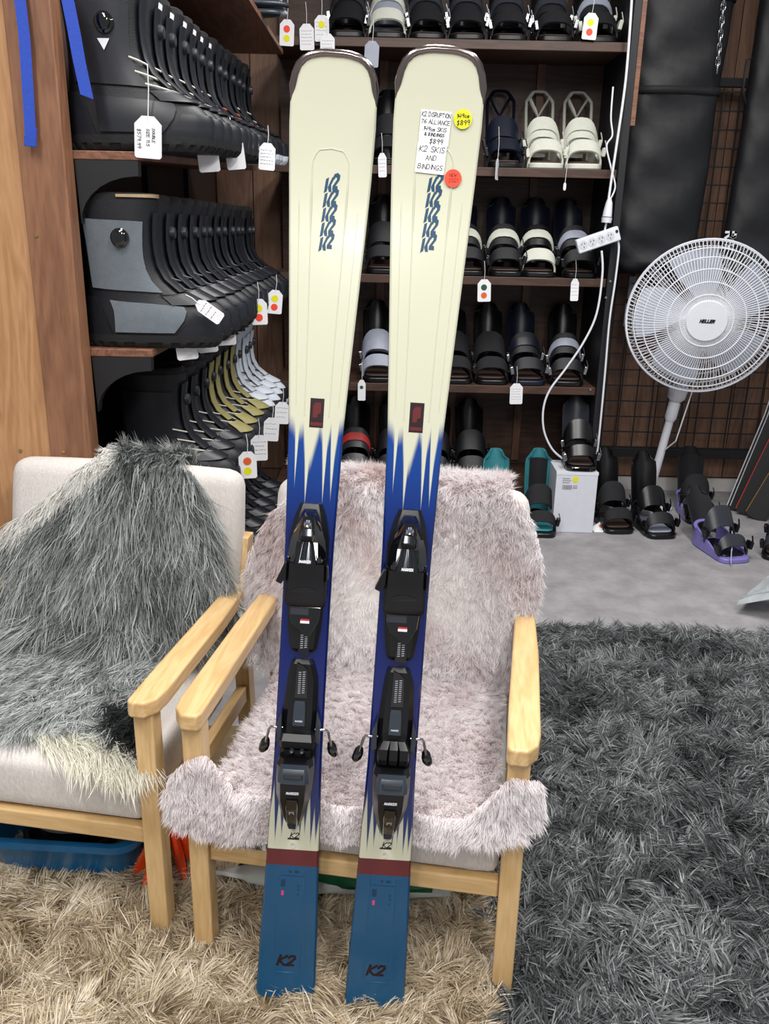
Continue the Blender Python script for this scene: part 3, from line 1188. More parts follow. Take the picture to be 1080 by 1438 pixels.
def ski(label, tail, direction):
    d = Vector(direction).normalized()
    xax = Vector((1, 0, 0))
    xax = (xax - d * xax.dot(d)).normalized()
    n = xax.cross(d)
    rot = Matrix((xax, -n, d)).transposed()
    t = thing('ski', label, 'ski', tail, rot, 'pair of skis leaning on the pink armchair')
    SS = sorted(set(list(np.linspace(0, 1.492, 90)) + [q[0] for q in SKI_HW]))
    mb = MB()
    rings = []
    for s in SS:
        hw, yb, yt = interp(SKI_HW, s), ski_base(s), ski_top(s)
        e = min(.0025, hw * .3)
        rings.append([(-hw, yb, s), (-hw, yt + .0022, s), (-hw + e, yt, s), (hw - e, yt, s), (hw, yt + .0022, s), (hw, yb, s)])
    mb.loft(rings)
    mb.build('topsheet', TOPSHEET, t, smooth=25, fix=True)
    mb = MB()
    rings = []
    for s in SS[2:-3]:
        hw, yb, yt = interp(SKI_HW, s) + .0006, ski_base(s) + .0004, ski_top(s)
        rings.append([(-hw, yb + .0012, s), (-hw, yt + .0035, s), (hw, yt + .0035, s), (hw, yb + .0012, s)])
    mb.loft(rings)
    mb.build('sidewall', M['ski_side'], t, smooth=25, fix=True)
    F = lambda x, s, h=.0003: (x, ski_top(s) - h, s)
    # metal guard round the tip
    out = [q for q in SKI_HW if q[0] > 1.425]
    edge = [(-hw, s) for s, hw in out] + [(hw, s) for s, hw in reversed(out)]
    mb = MB()
    mb.tube([(x * .985, ski_top(s) + .0030, s - .001) for x, s in edge], [.0012] + [.0058] * (len(edge) - 2) + [.0012], 10)
    mb.build('tip_guard', M['chrome'], t, smooth=60)

    # raised outlines in the top sheet
    def ridge(outline, m, nm, r=.0009):
        MB().tube([F(x, s, .0001) for x, s in outline], r, 5).build(nm, m, t, smooth=60)

    o1 = [(-.0185 - .002 * k, s) for k, s in ((0, .985), (1, 1.1), (3, 1.25), (4, 1.33), (4, 1.352))]
    o1 += [(-.0225, 1.362), (-.017, 1.368), (0, 1.3705), (.017, 1.368), (.0225, 1.362)]
    o1 += [(.0185 + .002 * k, s) for k, s in ((4, 1.352), (4, 1.33), (3, 1.25), (1, 1.1), (0, .985))]
    ridge(o1, M['cream_r'], 'raised_outline')
    o2 = [(-.021, .24), (-.022, .10), (-.0215, .052), (-.018, .046), (.018, .046), (.0215, .052), (.022, .10), (.021, .24)]
    ridge(o2, M['teal_r'], 'raised_outline')
    for xx, m_, s0, s1 in ((-.041, 'cream_r', 1.0, 1.30), (.041, 'cream_r', 1.0, 1.30), (.0335, 'teal_r', .05, .24)):
        k = [(xx * interp(SKI_HW, s) / .055, s) for s in np.linspace(s0, s1, 6)]
        ridge(k, M[m_], 'raised_line', .0006)
    # five stacked emblem marks
    for i in range(5):
        s0 = 1.2285 + i * .0208
        x0 = -.0115 + i * .0009
        def g_(pts):
            return [(x0 + .0112 * (a + .22 * b), s0 + .0205 * b) for a, b in pts]
        mb = MB()
        for poly in ([(0, -.10), (.36, .04), (.36, .98), (0, .86)], [(.40, .34), (.78, 1.0), (1.12, 1.0), (.78, .48), (.98, .0), (.62, .0), (.40, .28)],
                     [(.84, .94), (1.0, 1.22), (1.40, 1.32), (1.78, 1.16), (1.78, .84), (1.36, .44), (1.62, .44), (1.72, .14), (1.02, .14), (.98, .40), (1.42, .86), (1.38, 1.0), (1.18, 1.0), (1.12, .86)]):
            q = g_(poly)
            mb.add([F(x, s) for x, s in q], [tuple(range(len(q)))])
        mb.build('emblem', M['k2_blue'], t, smooth=None)
    # dark rectangular badge
    mb = MB()
    mb.add([F(-.0105, .968), F(.0105, .968), F(.0105, 1.012), F(-.0105, 1.012)], [(0, 1, 2, 3)])
    bd = mb.build('badge', M['maroon_dk'], t, smooth=None)
    mb = MB()
    mb.add([F(*p, .0006) for p in ((-.006, .983), (.001, .983), (.001, .988), (.006, .990), (.006, 1.006), (-.003, 1.006), (-.006, 1.0))], [tuple(range(7))])
    mb.add([F(*p, .0006) for p in ((-.009, .971), (.009, .971), (.009, .976), (-.009, .976))], [(0, 1, 2, 3)])
    mb.build('badge_mark', M['maroon'], bd, smooth=None)
    # tail prints
    def word(text, x, s, h, w, m_, slant=.25, nm='lettering', fl=1):
        q, _ = strokes(text, h, w, slant)
        return lettering(nm, q, lambda a, b: F(x + a, s + b), m_, t)
    word('K2', .001, .3005, .0085, .0015, M['ink'])
    mb = MB()
    mb.add([F(-.010, .2925), F(.009, .2925), F(.010, .2955), F(-.009, .2955)], [(0, 1, 2, 3)])
    mb.build('print_bar', M['ink'], t, smooth=None)
    MB().lathe([(.0001, 0), (.005, .0003), (.005, 0)], 16, Matrix.Translation(F(0, .2815, .0002)) @ Matrix.Rotation(math.pi / 2, 4, 'X')).build('round_sticker', M['silver_st'], t)
    word('K2', -.003, .068, .017, .0042, M['maroon_dk'], .3)
    for (x0, x1, s0, s1, m_) in ((-.017, -.0095, .206, .219, 'teal_dk'), (-.0155, -.0115, .190, .199, 'pinkdot'), (.011, .014, .207, .210, 'teal_dk'),
                                 (.0115, .0145, .200, .203, 'teal_dk'), (.011, .0135, .191, .194, 'teal_dk'), (-.017, .022, .226, .2268, 'teal_dk'),
                                 (-.004, .000, .232, .236, 'teal_dk'), (.005, .012, .232, .236, 'teal_dk')):
        mb = MB()
        mb.add([F(x0, s0), F(x1, s0), F(x1, s1), F(x0, s1)], [(0, 1, 2, 3)])
        mb.build('print_mark', M[m_], t, smooth=None)

    # ---- binding: hulls lying on the top sheet
    def hull(st, flat=.72, side=.55):
        rings = []
        for s, cx, hw, h0, h in st:
            y = ski_top(.7 if s > .58 else .42)
            rings.append([(cx - hw, y - h0, s), (cx - hw, y - h0 - (h - h0) * side, s), (cx - hw * flat, y - h, s), (cx, y - h * 1.01, s),
                          (cx + hw * flat, y - h, s), (cx + hw, y - h0 - (h - h0) * side, s), (cx + hw, y - h0, s)])
        return MB().loft(rings)

    toe = hull([(.617, 0, .0145, .0004, .006), (.624, 0, .021, .0004, .011), (.66, 0, .026, .0004, .013), (.70, 0, .028, .0004, .014), (.77, 0, .031, .0004, .016),
                (.80, 0, .030, .0004, .018), (.835, 0, .023, .0004, .016), (.853, 0, .016, .0004, .010)]).build('toe_binding', M['black'], t, smooth=28, fix=True)
    hull([(.768, 0, .027, .016, .034), (.775, 0, .0295, .016, .050), (.80, 0, .026, .016, .043), (.822, 0, .0185, .016, .050), (.838, 0, .013, .014, .038),
          (.846, 0, .009, .010, .02)], .6, .5).build('toe_housing', M['black_gloss'], toe, smooth=24, fix=True)
    # faceted visor on the housing, bulging in the middle
    hv = lambda a_, base_: ski_top(.7) - base_ + .016 * a_ * a_
    for k in range(6):
        a0, a1 = -1 + k / 3 + .02, -1 + (k + 1) / 3 - .02
        w0_, w1_ = .0250, .0125
        MB().add([(a0 * w0_, hv(a0, .0630), .7700), (a1 * w0_, hv(a1, .0630), .7700), (a1 * w1_, hv(a1, .0465), .808), (a0 * w1_, hv(a0, .0465), .808),
                  (a0 * w0_, hv(a0, .052), .7715), (a1 * w0_, hv(a1, .052), .7715), (a1 * w1_, hv(a1, .036), .808), (a0 * w1_, hv(a0, .036), .808)],
                 [(0, 1, 2, 3), (7, 6, 5, 4), (0, 4, 5, 1), (1, 5, 6, 2), (2, 6, 7, 3), (3, 7, 4, 0)]).build('visor_facet', M['visor'] if k in (1, 2, 3, 4) else M['black_gloss'], toe, smooth=None, bevel=.0009, fix=True)
    hull([(.803, 0, .011, .040, .050), (.812, 0, .0115, .040, .056), (.822, 0, .010, .040, .053)], .7).build('adjuster_collar', M['visor'], toe, smooth=28, fix=True)
    MB().lathe([(.0055, 0), (.0055, .006), (.003, .007), (.0001, .004)], 14, Matrix.Translation((0, ski_top(.7) - .049, .830)) @ Matrix.Rotation(math.pi / 2 + .3, 4, 'X')).build('adjusting_screw', M['steel'], toe)
    q, _ = strokes('MARKER', .0032, .0007, .1)
    lettering('lettering', q, lambda a, b: (a, ski_top(.7) - .0632 + b * .43, .7745 + b), M['white'], toe)
    # anti-friction plate with side wings
    hull([(.696, 0, .030, .012, .022), (.705, 0, .0315, .012, .026), (.74, 0, .0315, .012, .026), (.764, 0, .0305, .012, .030)], .85, .8).build('glide_plate', M['black'], toe, smooth=28, fix=True)
    y = ski_top(.7)
    for sg in (-1, 1):
        if sg > 0:
            pts = [(.030, .7635), (.0325, .762), (.0335, .742), (.0305, .735)]
        else:
            pts = [(-.0295, .766), (-.033, .765), (-.0455, .735), (-.0370, .731), (-.030, .742)]
        MB().prism(pts, -.034, -.018, Matrix(((1, 0, 0, 0), (0, 0, 1, y), (0, 1, 0, 0), (0, 0, 0, 1)))).build('toe_wing', M['black'], toe, smooth=None, bevel=.001, fix=True)
    mb = MB()
    mb.add([(-.020, y - .0268, .722), (-.006, y - .0268, .7265), (.004, y - .0268, .727), (.018, y - .0268, .722), (.016, y - .0266, .718), (-.018, y - .0266, .717)], [tuple(range(6))])
    mb.build('plate_recess', M['black_gloss'], toe, smooth=None)
    # lower cover with the small red and white maker's label
    MB().prism([(-.024, .694), (.025, .694), (.0225, .672), (.010, .647), (.001, .648), (-.018, .664), (-.0235, .680)], -.0185, -.012,
               Matrix(((1, 0, 0, 0), (0, 0, 1, y), (0, 1, 0, 0), (0, 0, 0, 1)))).build('toe_cover', M['black_gloss'], toe, smooth=None, bevel=.0012, fix=True)
    mb = MB()
    mb.add([(-.022, y - .0188, .681), (.006, y - .0188, .681), (.006, y - .0188, .692), (-.022, y - .0188, .692)], [(0, 1, 2, 3)])
    mb.build('cover_panel', M['charcoal'], toe, smooth=None)
    mb = MB()
    mb.add([(-.006, y - .0189, .6675), (.008, y - .0189, .6675), (.008, y - .0189, .6715), (-.006, y - .0189, .6715)], [(0, 1, 2, 3)])
    mb.build('white_label', M['white'], toe, smooth=None)
    mb = MB()
    mb.add([(-.006, y - .0189, .6716), (.008, y - .0189, .6716), (.008, y - .0189, .6745), (-.006, y - .0189, .6745)], [(0, 1, 2, 3)])
    mb.build('red_label', mat('red_label_print', (196, 40, 44), .5), toe, smooth=None)

    def scale_marks(par, s0, rows, yy, x0=0.0):
        mb_ = MB()
        for r_ in range(rows):
            for c_ in (-1, 1):
                xx_ = x0 + c_ * .0032
                ss_ = s0 + r_ * .0034 + (.001 if c_ > 0 else 0)
                mb_.add([(xx_ - .0021, yy, ss_), (xx_ + .0021, yy, ss_ + .0004), (xx_ + .0021, yy, ss_ + .0018), (xx_ - .0021, yy, ss_ + .0014)], [(0, 1, 2, 3)])
        mb_.build('scale_marks', M['grey_print'], par, smooth=None)

    MB().prism([(-.0075, .618), (.010, .616), (.0095, .650), (-.0060, .650)], -.0148, -.011,
               Matrix(((1, 0, 0, 0), (0, 0, 1, y), (0, 1, 0, 0), (0, 0, 0, 1)))).build('scale_panel', M['black_gloss'], toe, smooth=None, fix=True)
    scale_marks(toe, .626, 7, y - .0150, .001)

    y = ski_top(.42)
    heel = hull([(.605, 0, .0135, .0004, .006), (.599, 0, .018, .0004, .011), (.575, .002, .0235, .0004, .014), (.53, .001, .0265, .0004, .016), (.49, 0, .027, .0004, .016),
                 (.44, 0, .029, .0004, .016), (.38, 0, .024, .0004, .014), (.345, 0, .014, .0004, .010)]).build('heel_binding', M['black'], t, smooth=28, fix=True)
    MB().prism([(-.0085, .545), (.0105, .545), (.0095, .590), (.002, .598), (-.0075, .602)], -.0172, -.012,
               Matrix(((1, 0, 0, 0), (0, 0, 1, y), (0, 1, 0, 0), (0, 0, 0, 1)))).build('scale_panel', M['black_gloss'], heel, smooth=None, fix=True)
    scale_marks(heel, .552, 11, y - .0174, .001)
    hull([(.500, 0, .0105, .015, .021), (.535, 0, .0095, .015, .021), (.5395, 0, .008, .015, .020)], .9).build('lock_tongue', M['slate'], heel, smooth=28, fix=True)
    q, _ = strokes('MARKER', .0022, .0005, .1)
    lettering('lettering', q, lambda a, b: (a, y - .0214, .508 + b), M['white'], heel)
    for sg in (-1, 1):
        MB().prism([(sg * .026, .475), (sg * .034, .47), (sg * .034, .50), (sg * .0275, .522)] if sg > 0 else [(-.0275, .522), (-.034, .50), (-.034, .47), (-.026, .475)],
                   -.02, -.0004, Matrix(((1, 0, 0, 0), (0, 0, 1, y), (0, 1, 0, 0), (0, 0, 0, 1)))).build('brake_side', M['charcoal'], heel, smooth=None, bevel=.001, fix=True)
        # brake arm of bent steel with a rubber end
        a = MB().tube([(sg * .026, y - .012, .492), (sg * .036, y - .014, .493), (sg * .044, y - .012, .4925), (sg * .0475, y - .010, .487), (sg * .050, y - .006, .475), (sg * .0525, y - .001, .462)], .0022, 8).build('brake_arm', M['steel'], heel, smooth=60)
        MB().loft([[(sg * (.053 + dx) + r_ * math.cos(q_), y + .002 + r_ * .7 * math.sin(q_), s_) for q_ in np.linspace(0, 6.283, 9)[:-1]]
                   for s_, r_, dx in ((.469, .003, -.001), (.464, .0066, 0), (.455, .0082, .0015), (.447, .0078, .0035), (.4425, .004, .005))]).build('brake_pad', M['black_gloss'], a, smooth=40, fix=True)
    return t, heel, hull, y


ski_L, heel_L, hull_, y_ = ski('cream and blue ski without price labels, left of its pair', (-.152, 1.124, .012), (.047, .165, .985))
ski_R, heel_R, hull_, y_ = ski('cream and blue ski with white price label and round stickers', (.0, 1.108, .012), (.045, .155, .987))
for heel, raised in ((heel_L, True), (heel_R, False)):
    if raised:
        hull_([(.492, 0, .025, .016, .034), (.482, 0, .0275, .016, .040), (.470, 0, .027, .016, .036), (.462, 0, .022, .016, .026)], .85, .8).build('brake_pedal', M['black'], heel, smooth=28, fix=True)
        for sx in (-.007, .009):
            MB().lathe([(.0035, 0), (.0035, .003), (.001, .001)], 12, Matrix.Translation((sx, y_ - .036, .466)) @ Matrix.Rotation(math.pi / 2, 4, 'X')).build('pivot_screw', M['charcoal'], heel)
    else:
        for k in range(3):
            cx = (k - 1) * .0165
            hull_([(.494, cx * .7, .0065, .014, .030), (.484, cx * .95, .0078, .014, .040), (.468, cx, .0080, .014, .042), (.456, cx * .9, .0074, .014, .034), (.450, cx * .8, .006, .014, .022)], .8, .8).build('brake_pedal', M['black'], heel, smooth=28, fix=True)
    # heel cup
    hull_([(.452, 0, .026, .014, .040), (.444, 0, .0285, .014, .058), (.425, 0, .029, .014, .066), (.395, 0, .027, .014, .064), (.365, 0, .0205, .012, .050),
           (.340, 0, .0135, .008, .032), (.330, 0, .010, .006, .022)], .68, .55).build('heel_housing', M['black'], heel, smooth=26, fix=True)
    hull_([(.449, 0, .0215, .050, .066), (.440, 0, .0235, .050, .0705), (.427, 0, .024, .050, .0715), (.424, 0, .0225, .050, .0685)], .75, .7).build('heel_visor', M['slate'], heel, smooth=28, fix=True)
    hull_([(.443, 0, .0150, .060, .0735), (.437, 0, .0155, .060, .0735)], .85, .8).build('visor_rib', M['charcoal'], heel, smooth=28, fix=True)
    q, _ = strokes('MARKER', .0036, .0008, .1)
    lettering('lettering', q, lambda a, b: (a, y_ - .0672 + (.413 - (.410 + b)) * 0, .410 + b), M['white'], heel)
    hull_([(.400, 0, .0095, .050, .070), (.385, 0, .0105, .046, .068), (.345, 0, .0085, .020, .046), (.332, 0, .007, .012, .033)], .8, .8).build('heel_lever', M['black_gloss'], heel, smooth=28, fix=True)
    mb = MB()
    mb.add([(-.0042, y_ - .0655, .379), (.0042, y_ - .0655, .379), (.0040, y_ - .0545, .361), (-.0040, y_ - .0545, .361)], [(0, 1, 2, 3)])
    mb.build('indicator_window', M['grey_print'], heel, smooth=None)

# ---- paper labels and round stickers on the right ski
def ski_map(dx, ds, ang, h):
    c, s = math.cos(ang), math.sin(ang)
    return lambda a, b: (dx + a * c - b * s, ski_top(ds + a * s + b * c) - h, ds + a * s + b * c)


def ski_patch(nm, m, f, pts):
    mb = MB()
    mb.add([f(*p) for p in pts], [tuple(range(len(pts)))])
    return mb.build(nm, m, ski_R, smooth=None)


LBL = [(('K2 DISRUPTION', .0055), ('76 ALLIANCE', .0052), ('149cm SKIS', .0048), ('& BINDINGS', .0040), ('  $899', .0062)), (('K2 SKIS', .0072), ('AND', .0062), ('BINDINGS', .0062))]
for (cx, cs, w, h, ang, lines, ys) in ((-.0035, 1.3945, .0425, .044, -.03, LBL[0], (.0165, .0075, -.0015, -.0085, -.017)), (-.0060, 1.3545, .0415, .038, -.045, LBL[1], (.0125, .0015, -.0105))):
    f = ski_map(cx, cs, ang, .0016)
    pl = ski_patch('paper_label', M['paper'], f, [(-w / 2, -h / 2), (w / 2, -h / 2), (w / 2, h / 2), (-w / 2, h / 2)])
    f = ski_map(cx, cs, ang, .0020)
    for k, ((tx, hh), yy) in enumerate(zip(lines, ys)):
        q, W = strokes(tx, hh, .00085, .12, 1.2, .05, k + 3)
        sc = min(1, (w * .94) / W)
        q = [[(p[0] * sc, p[1] + yy) for p in qq] for qq in q]
        lettering('lettering', q, f, M['ink'], pl)
for (cx, cs, r, m_, lines) in ((.0345, 1.4080, .0125, 'yellow', (('149cm', .0052, .004), ('$899', .006, -.0045))), (.0275, 1.3310, .0122, 'red', (('NEW', .0042, .0045), ('2021', .0046, -.0025)))):
    f = ski_map(cx, cs, -.12, .0024)
    st = ski_patch('round_sticker', M[m_], f, [(r * math.cos(a), r * math.sin(a)) for a in np.linspace(0, 6.2832, 33)[:-1]])
    f = ski_map(cx, cs, .1, .0028)
    for tx, hh, yy in lines:
        q, W = strokes(tx, hh, .0008 if m_ == 'yellow' else .0005, .12, 1.2, .05, 9)
        q = [[(p[0], p[1] + yy) for p in qq] for qq in q]
        lettering('lettering', q, f, M['ink'] if m_ == 'yellow' else M['maroon'], st)

# ------------------------------------------------------------------ snowboard boots
BOOT = np.array([  # z, back x, front x, half width
    (.000, -.150, .148, .044), (.012, -.154, .158, .050), (.035, -.153, .163, .053), (.065, -.151, .161, .053), (.085, -.149, .150, .051), (.102, -.147, .122, .048),
    (.120, -.145, .086, .046), (.140, -.143, .055, .045), (.165, -.141, .034, .046), (.195, -.140, .024, .048), (.235, -.141, .021, .051), (.280, -.145, .024, .054), (.325, -.149, .032, .055)])


def boot_pt(th, z, off=0.0):
    b, f, w = [np.interp(z, BOOT[:, 0], BOOT[:, i]) for i in (1, 2, 3)]
    cx, a = (b + f) / 2, (f - b) / 2 + off
    c, s = math.cos(th), math.sin(th)
    e = 2 / 2.6
    taper = 1 - .10 * max(0, c) * (1 if z < .12 else 0)
    return Vector((cx + a * math.copysign(abs(c) ** e, c), (w + off) * taper * math.copysign(abs(s) ** e, s), z))


def boot_patch(corners, off, thick=.003, n=7, m=6):
    """bilinear patch over (theta, z) corners"""
    (a, b, c, d) = corners
    g_ = []
    for i in range(n + 1):
        row = []
        for j in range(m + 1):
            u, v = i / n, j / m
            th = (a[0] * (1 - u) + b[0] * u) * (1 - v) + (d[0] * (1 - u) + c[0] * u) * v
            z = (a[1] * (1 - u) + b[1] * u) * (1 - v) + (d[1] * (1 - u) + c[1] * u) * v
            row.append(boot_pt(th, z, off))
        g_.append(row)
    return MB().sheet(g_, thick)


M['boot_black'] = mat('boot_black_leather', (19, 21, 27), .5, var=.15, vscale=40, bump=.15, bscale=300)
M['boot_panel'] = mat('boot_black_panel', (27, 29, 36), .4, var=.1, vscale=40)
M['boot_grey'] = mat('boot_grey_panel', (100, 108, 116), .6, var=.08, vscale=60, bump=.15, bscale=300)
M['boot_olive'] = mat('boot_olive_panel', (142, 134, 84), .6, var=.1, vscale=60)
M['boot_white'] = mat('boot_white_panel', (196, 202, 212), .55, var=.06)
M['liner'] = mat('boot_liner_felt', (36, 34, 36), .95, var=.2)
M['liner_tan'] = mat('boot_liner_tan', (170, 148, 118), .95, var=.15)
M['cord'] = mat('pale_lace_cord', (206, 202, 192), .7, var=.05)
M['cord_orange'] = mat('orange_lace_cord', (214, 96, 52), .7, var=.05)


def make_boot(label, group, loc, upper='boot_black', panel='boot_panel', foot='boot_panel', tongue=None, sole='rubber', cords=3, cord='cord', front_dial=True,
              side_dial=False, mark=False, toe='boot_panel', liner='liner', size_label=False, lining=False):
    t = thing('snowboard_boot', label, 'boot', loc, 0.0, group)
    parts = []

    def P(mb, nm, m_, **k):
        o = mb.build(nm, M[m_], t, **k)
        parts.append((o, []))
        return o

    TH = [2 * math.pi * j / 22 for j in range(22)]
    TS = [2 * math.pi * (j + q) / 26 for j in range(26) for q in (0, .08, .5, .58)]
    rings = [[boot_pt(th, z, .007 - (.0045 if z < .013 and k % 4 in (0, 3) else 0) - (.002 if z == 0 else 0)) for k, th in enumerate(TS)] for z in (0, .005, .012, .014, .022, .030)]
    P(MB().loft(rings), 'sole', sole, smooth=40)
    zs = [.026, .045, .065, .078, .090, .102, .115, .13, .15, .175, .20, .24, .28, .31, .325]
    P(MB().loft([[boot_pt(th, z) for th in TH] for z in zs]), 'upper', upper, smooth=50)
    P(MB().loft([[boot_pt(th, .325 if k < 3 else .30, o_) + Vector((0, 0, dz)) for th in TH] for k, (o_, dz) in enumerate(((-.003, -.01), (-.004, .012), (-.010, .016), (-.014, .0)))], cap=True),
      'liner_collar', liner, smooth=50)
    P(boot_patch(((-1.25, .030), (1.25, .030), (.95, .074), (-.95, .074)), .0035), 'toe_cap', toe, smooth=50)
    P(boot_patch(((2.0, .030), (4.28, .030), (4.0, .115), (2.28, .115)), .0035), 'heel_counter', panel, smooth=50)
    for s in (-1, 1):
        P(boot_patch(((s * 1.95, .036), (s * 1.28, .036), (s * .95, .094), (s * 1.95, .108)), .003), 'foot_panel', foot, smooth=50)
        P(boot_patch(((s * 2.3, .135), (s * .95, .125), (s * .80, .28), (s * 2.35, .285)), .003), 'shaft_panel', panel if foot == 'boot_panel' else foot, smooth=50)
    P(boot_patch(((-.42, .125), (.42, .125), (.40, .30), (-.40, .30)), .0045), 'tongue', tongue or panel, smooth=50)
    if tongue:
        P(boot_patch(((-.75, .090), (.75, .090), (.65, .118), (-.65, .118)), .0055), 'instep_panel', tongue, smooth=50)
    else:
        P(boot_patch(((-1.15, .098), (1.15, .098), (1.1, .122), (-1.1, .122)), .0065), 'instep_strap', panel, smooth=50)
    for k in range(cords):
        z0 = (.112, .136, .163, .19)[k]
        pts = [boot_pt(th, z0 + .018 * abs(th) / .9, .0075) for th in np.linspace(-1.0, 1.0, 9)]
        P(MB().tube(pts, .0021, 5), 'lace', cord, smooth=60)
    if size_label:
        P(boot_patch(((-.16, .296), (.16, .296), (.16, .312), (-.16, .312)), .0055, .001, 2, 2), 'size_label', 'paper', smooth=None)
    if lining:
        P(boot_patch(((-1.5, .331), (.4, .331), (.4, .3395), (-1.5, .3370)), -.0022, .003, 12, 2), 'lining', 'liner_tan', smooth=50)
    if front_dial:
        p = boot_pt(0, .255, .004)
        P(MB().lathe([(.016, 0), (.016, .006), (.013, .013), (.009, .014), (.0001, .014)], 14, Matrix.Translation(p) @ Matrix.Rotation(math.pi / 2, 4, 'Y')), 'lace_dial', 'charcoal', smooth=40)
    if side_dial:
        p = boot_pt(-1.45, .245, .006)
        d = P(MB().lathe([(.021, 0), (.021, .004), (.016, .006), (.016, .016), (.011, .018), (.0001, .017)], 16, Matrix.Translation(p) @ Matrix.Rotation(math.pi / 2, 4, 'X')), 'lace_dial', 'black_gloss', smooth=40)
    if mark:
        p = boot_pt(-1.5, .205, .008)
        mb = MB()
        mb.add([(p.x - .013, p.y - .001, p.z + .010), (p.x + .013, p.y - .001, p.z + .010), (p.x, p.y - .001, p.z - .012)], [(0, 2, 1)])
        P(mb, 'triangle_mark', 'white', smooth=None)
    return t, parts


def z1(y):
    return SH1A + (SH1B - SH1A) * (y - PY - .036) / (3.70 - PY - .036)


BX = -.562
Y0, DY = 2.062, .119
ORD = ('first', 'second', 'third', 'fourth', 'fifth', 'sixth', 'seventh', 'eighth', 'ninth', 'tenth', 'eleventh', 'twelfth')


def boot_row(first, n, zf, text, group, **k):
    """n boots next to each other, each named by its order from a boot one can find"""
    pr_ = make_boot(text.format(ORD[0]), group, (BX, first, zf(first) + .0005), **k)
    for q in range(1, n):
        y_q = first + q * DY
        copy_thing(*pr_, (BX + rnd.uniform(-.006, .006), y_q, zf(y_q) + .0005), rnd.uniform(-.05, .05), text.format(ORD[q]))


# upper shelf
make_boot('large black boot with side dial and white triangle mark on the upper shelf', None, (BX, Y0, z1(Y0) + .0005), cords=3, front_dial=False, side_dial=True, mark=True)
boot_row(Y0 + DY, 6, z1, '{} white-laced black boot from the triangle-marked boot on the upper shelf', 'laced boots on the upper shelf', size_label=True)
boot_row(Y0 + 7 * DY, 3, z1, '{} black boot with orange cord past the white-laced boots on the upper shelf', 'orange-corded boots on the upper shelf', cord='cord_orange', cords=2)
boot_row(Y0 + 10 * DY, 3, z1, '{} white-soled black boot past the orange-corded boots on the upper shelf', 'white-soled boots on the upper shelf', sole='boot_white')
# middle shelf
make_boot('grey and black snowboard boot with glossy side dial on the middle shelf', None, (BX, Y0, SH2 + .0005), foot='boot_grey', panel='boot_black', cords=0, front_dial=False,
          side_dial=True, lining=True)
boot_row(Y0 + DY, 12, lambda y: SH2, '{} black boot from the grey boot on the middle shelf', 'black dial boots on the middle shelf', cords=2, cord='charcoal')
# lower shelf
boot_row(2.24, 3, lambda y: SH3, '{} white-laced black boot on the lower shelf before the olive-tongued ones', 'black boots on the lower shelf', cords=3)
boot_row(2.24 + 3 * DY, 4, lambda y: SH3, '{} olive-tongued black boot counted towards the pale boots, lower shelf', 'olive-tongued boots on the lower shelf', tongue='boot_olive', cords=2)
boot_row(2.24 + 7 * DY, 4, lambda y: SH3, '{} pale grey boot after the olive-tongued boots on the lower shelf', 'pale boots on the lower shelf', upper='boot_white', panel='boot_white', foot='boot_white',
         toe='boot_black', cord='black', sole='boot_white')
# lowest shelf
boot_row(2.30, 10, lambda y: SH4, '{} boot on the lowest shelf of the boot rack behind the chairs', 'boots on the lowest shelf', cords=2, cord='charcoal')

# pale moulded insoles stacked flat on the top shelf of the boot rack
for k in range(5):
    rings = []
    for zz, o_ in ((0, -.004), (.004, 0), (.009, 0), (.014, -.006)):
        rings.append([boot_pt(th, .01, o_ - .004) * 1.0 + Vector((0, 0, zz - .01)) for th in [2 * math.pi * j / 20 for j in range(20)]])
    o = MB().loft(rings).build('boot_insole', M['boot_white'] if k % 2 else M['slate'], None, smooth=50)
    o.location = (-.52 + .012 * (k % 3), 3.16 + .05 * (k % 2), 1.9005 + k * .0145)
    o.rotation_euler = (0, 0, -.15 + .1 * (k % 3))
    tag(o, ('lowest', 'second lowest', 'middle', 'second highest', 'topmost')[k] + ' insole in the flat stack on the top shelf of the boot rack', 'insole', 'stacked insoles')

# ------------------------------------------------------------------ snowboard bindings
def rr_poly(w, l, r, n=5, wt=None):
    """rounded rectangle; wt = half width at the toe (-y) end"""
    wt = wt or w
    pts = []
    for cx, cy, a0 in ((w - r, l - r, 0), (-(w - r), l - r, 90), (-(wt - r), -(l - r), 180), (wt - r, -(l - r), 270)):
        for k in range(n + 1):
            a = math.radians(a0 + 90 * k / n)
            pts.append((cx + r * math.cos(a), cy + r * math.sin(a)))
    return pts


def arch(y0, tilt, hw, z0, z1, width, n=14, m=4, sag=2.3, shift=0.0):
    """curved strap from side to side: grid of points"""
    g_ = []
    for i in range(n + 1):
        a = math.pi * i / n
        c, s = math.cos(a), math.sin(a)
        x_ = hw * math.copysign(abs(c) ** .75, c) + shift * s
        zc = z0 + (z1 - z0) * abs(s) ** .8
        row_ = []
        for j in range(m + 1):
            v = (j / m - .5) * width * (.55 + .45 * s)
            row_.append(Vector((x_, y0 + v * math.cos(tilt) - (zc - z0) * .15, zc + v * math.sin(tilt))))
        g_.append(row_)
    return g_


M['b_white'] = mat('binding_white', (206, 208, 196), .4, var=.05)
M['b_teal'] = mat('binding_teal', (52, 128, 138), .45, var=.08)
M['b_teal_l'] = mat('binding_light_teal', (86, 158, 160), .45, var=.08)
M['b_purple'] = mat('binding_purple', (128, 120, 190), .4, var=.12, vscale=50)
M['b_grey'] = mat('binding_grey', (150, 156, 172), .4, var=.08)
M['b_pad'] = mat('binding_dark_pad', (18, 19, 24), .55, var=.15)
M['b_red'] = mat('binding_red', (196, 52, 48), .5, var=.1)


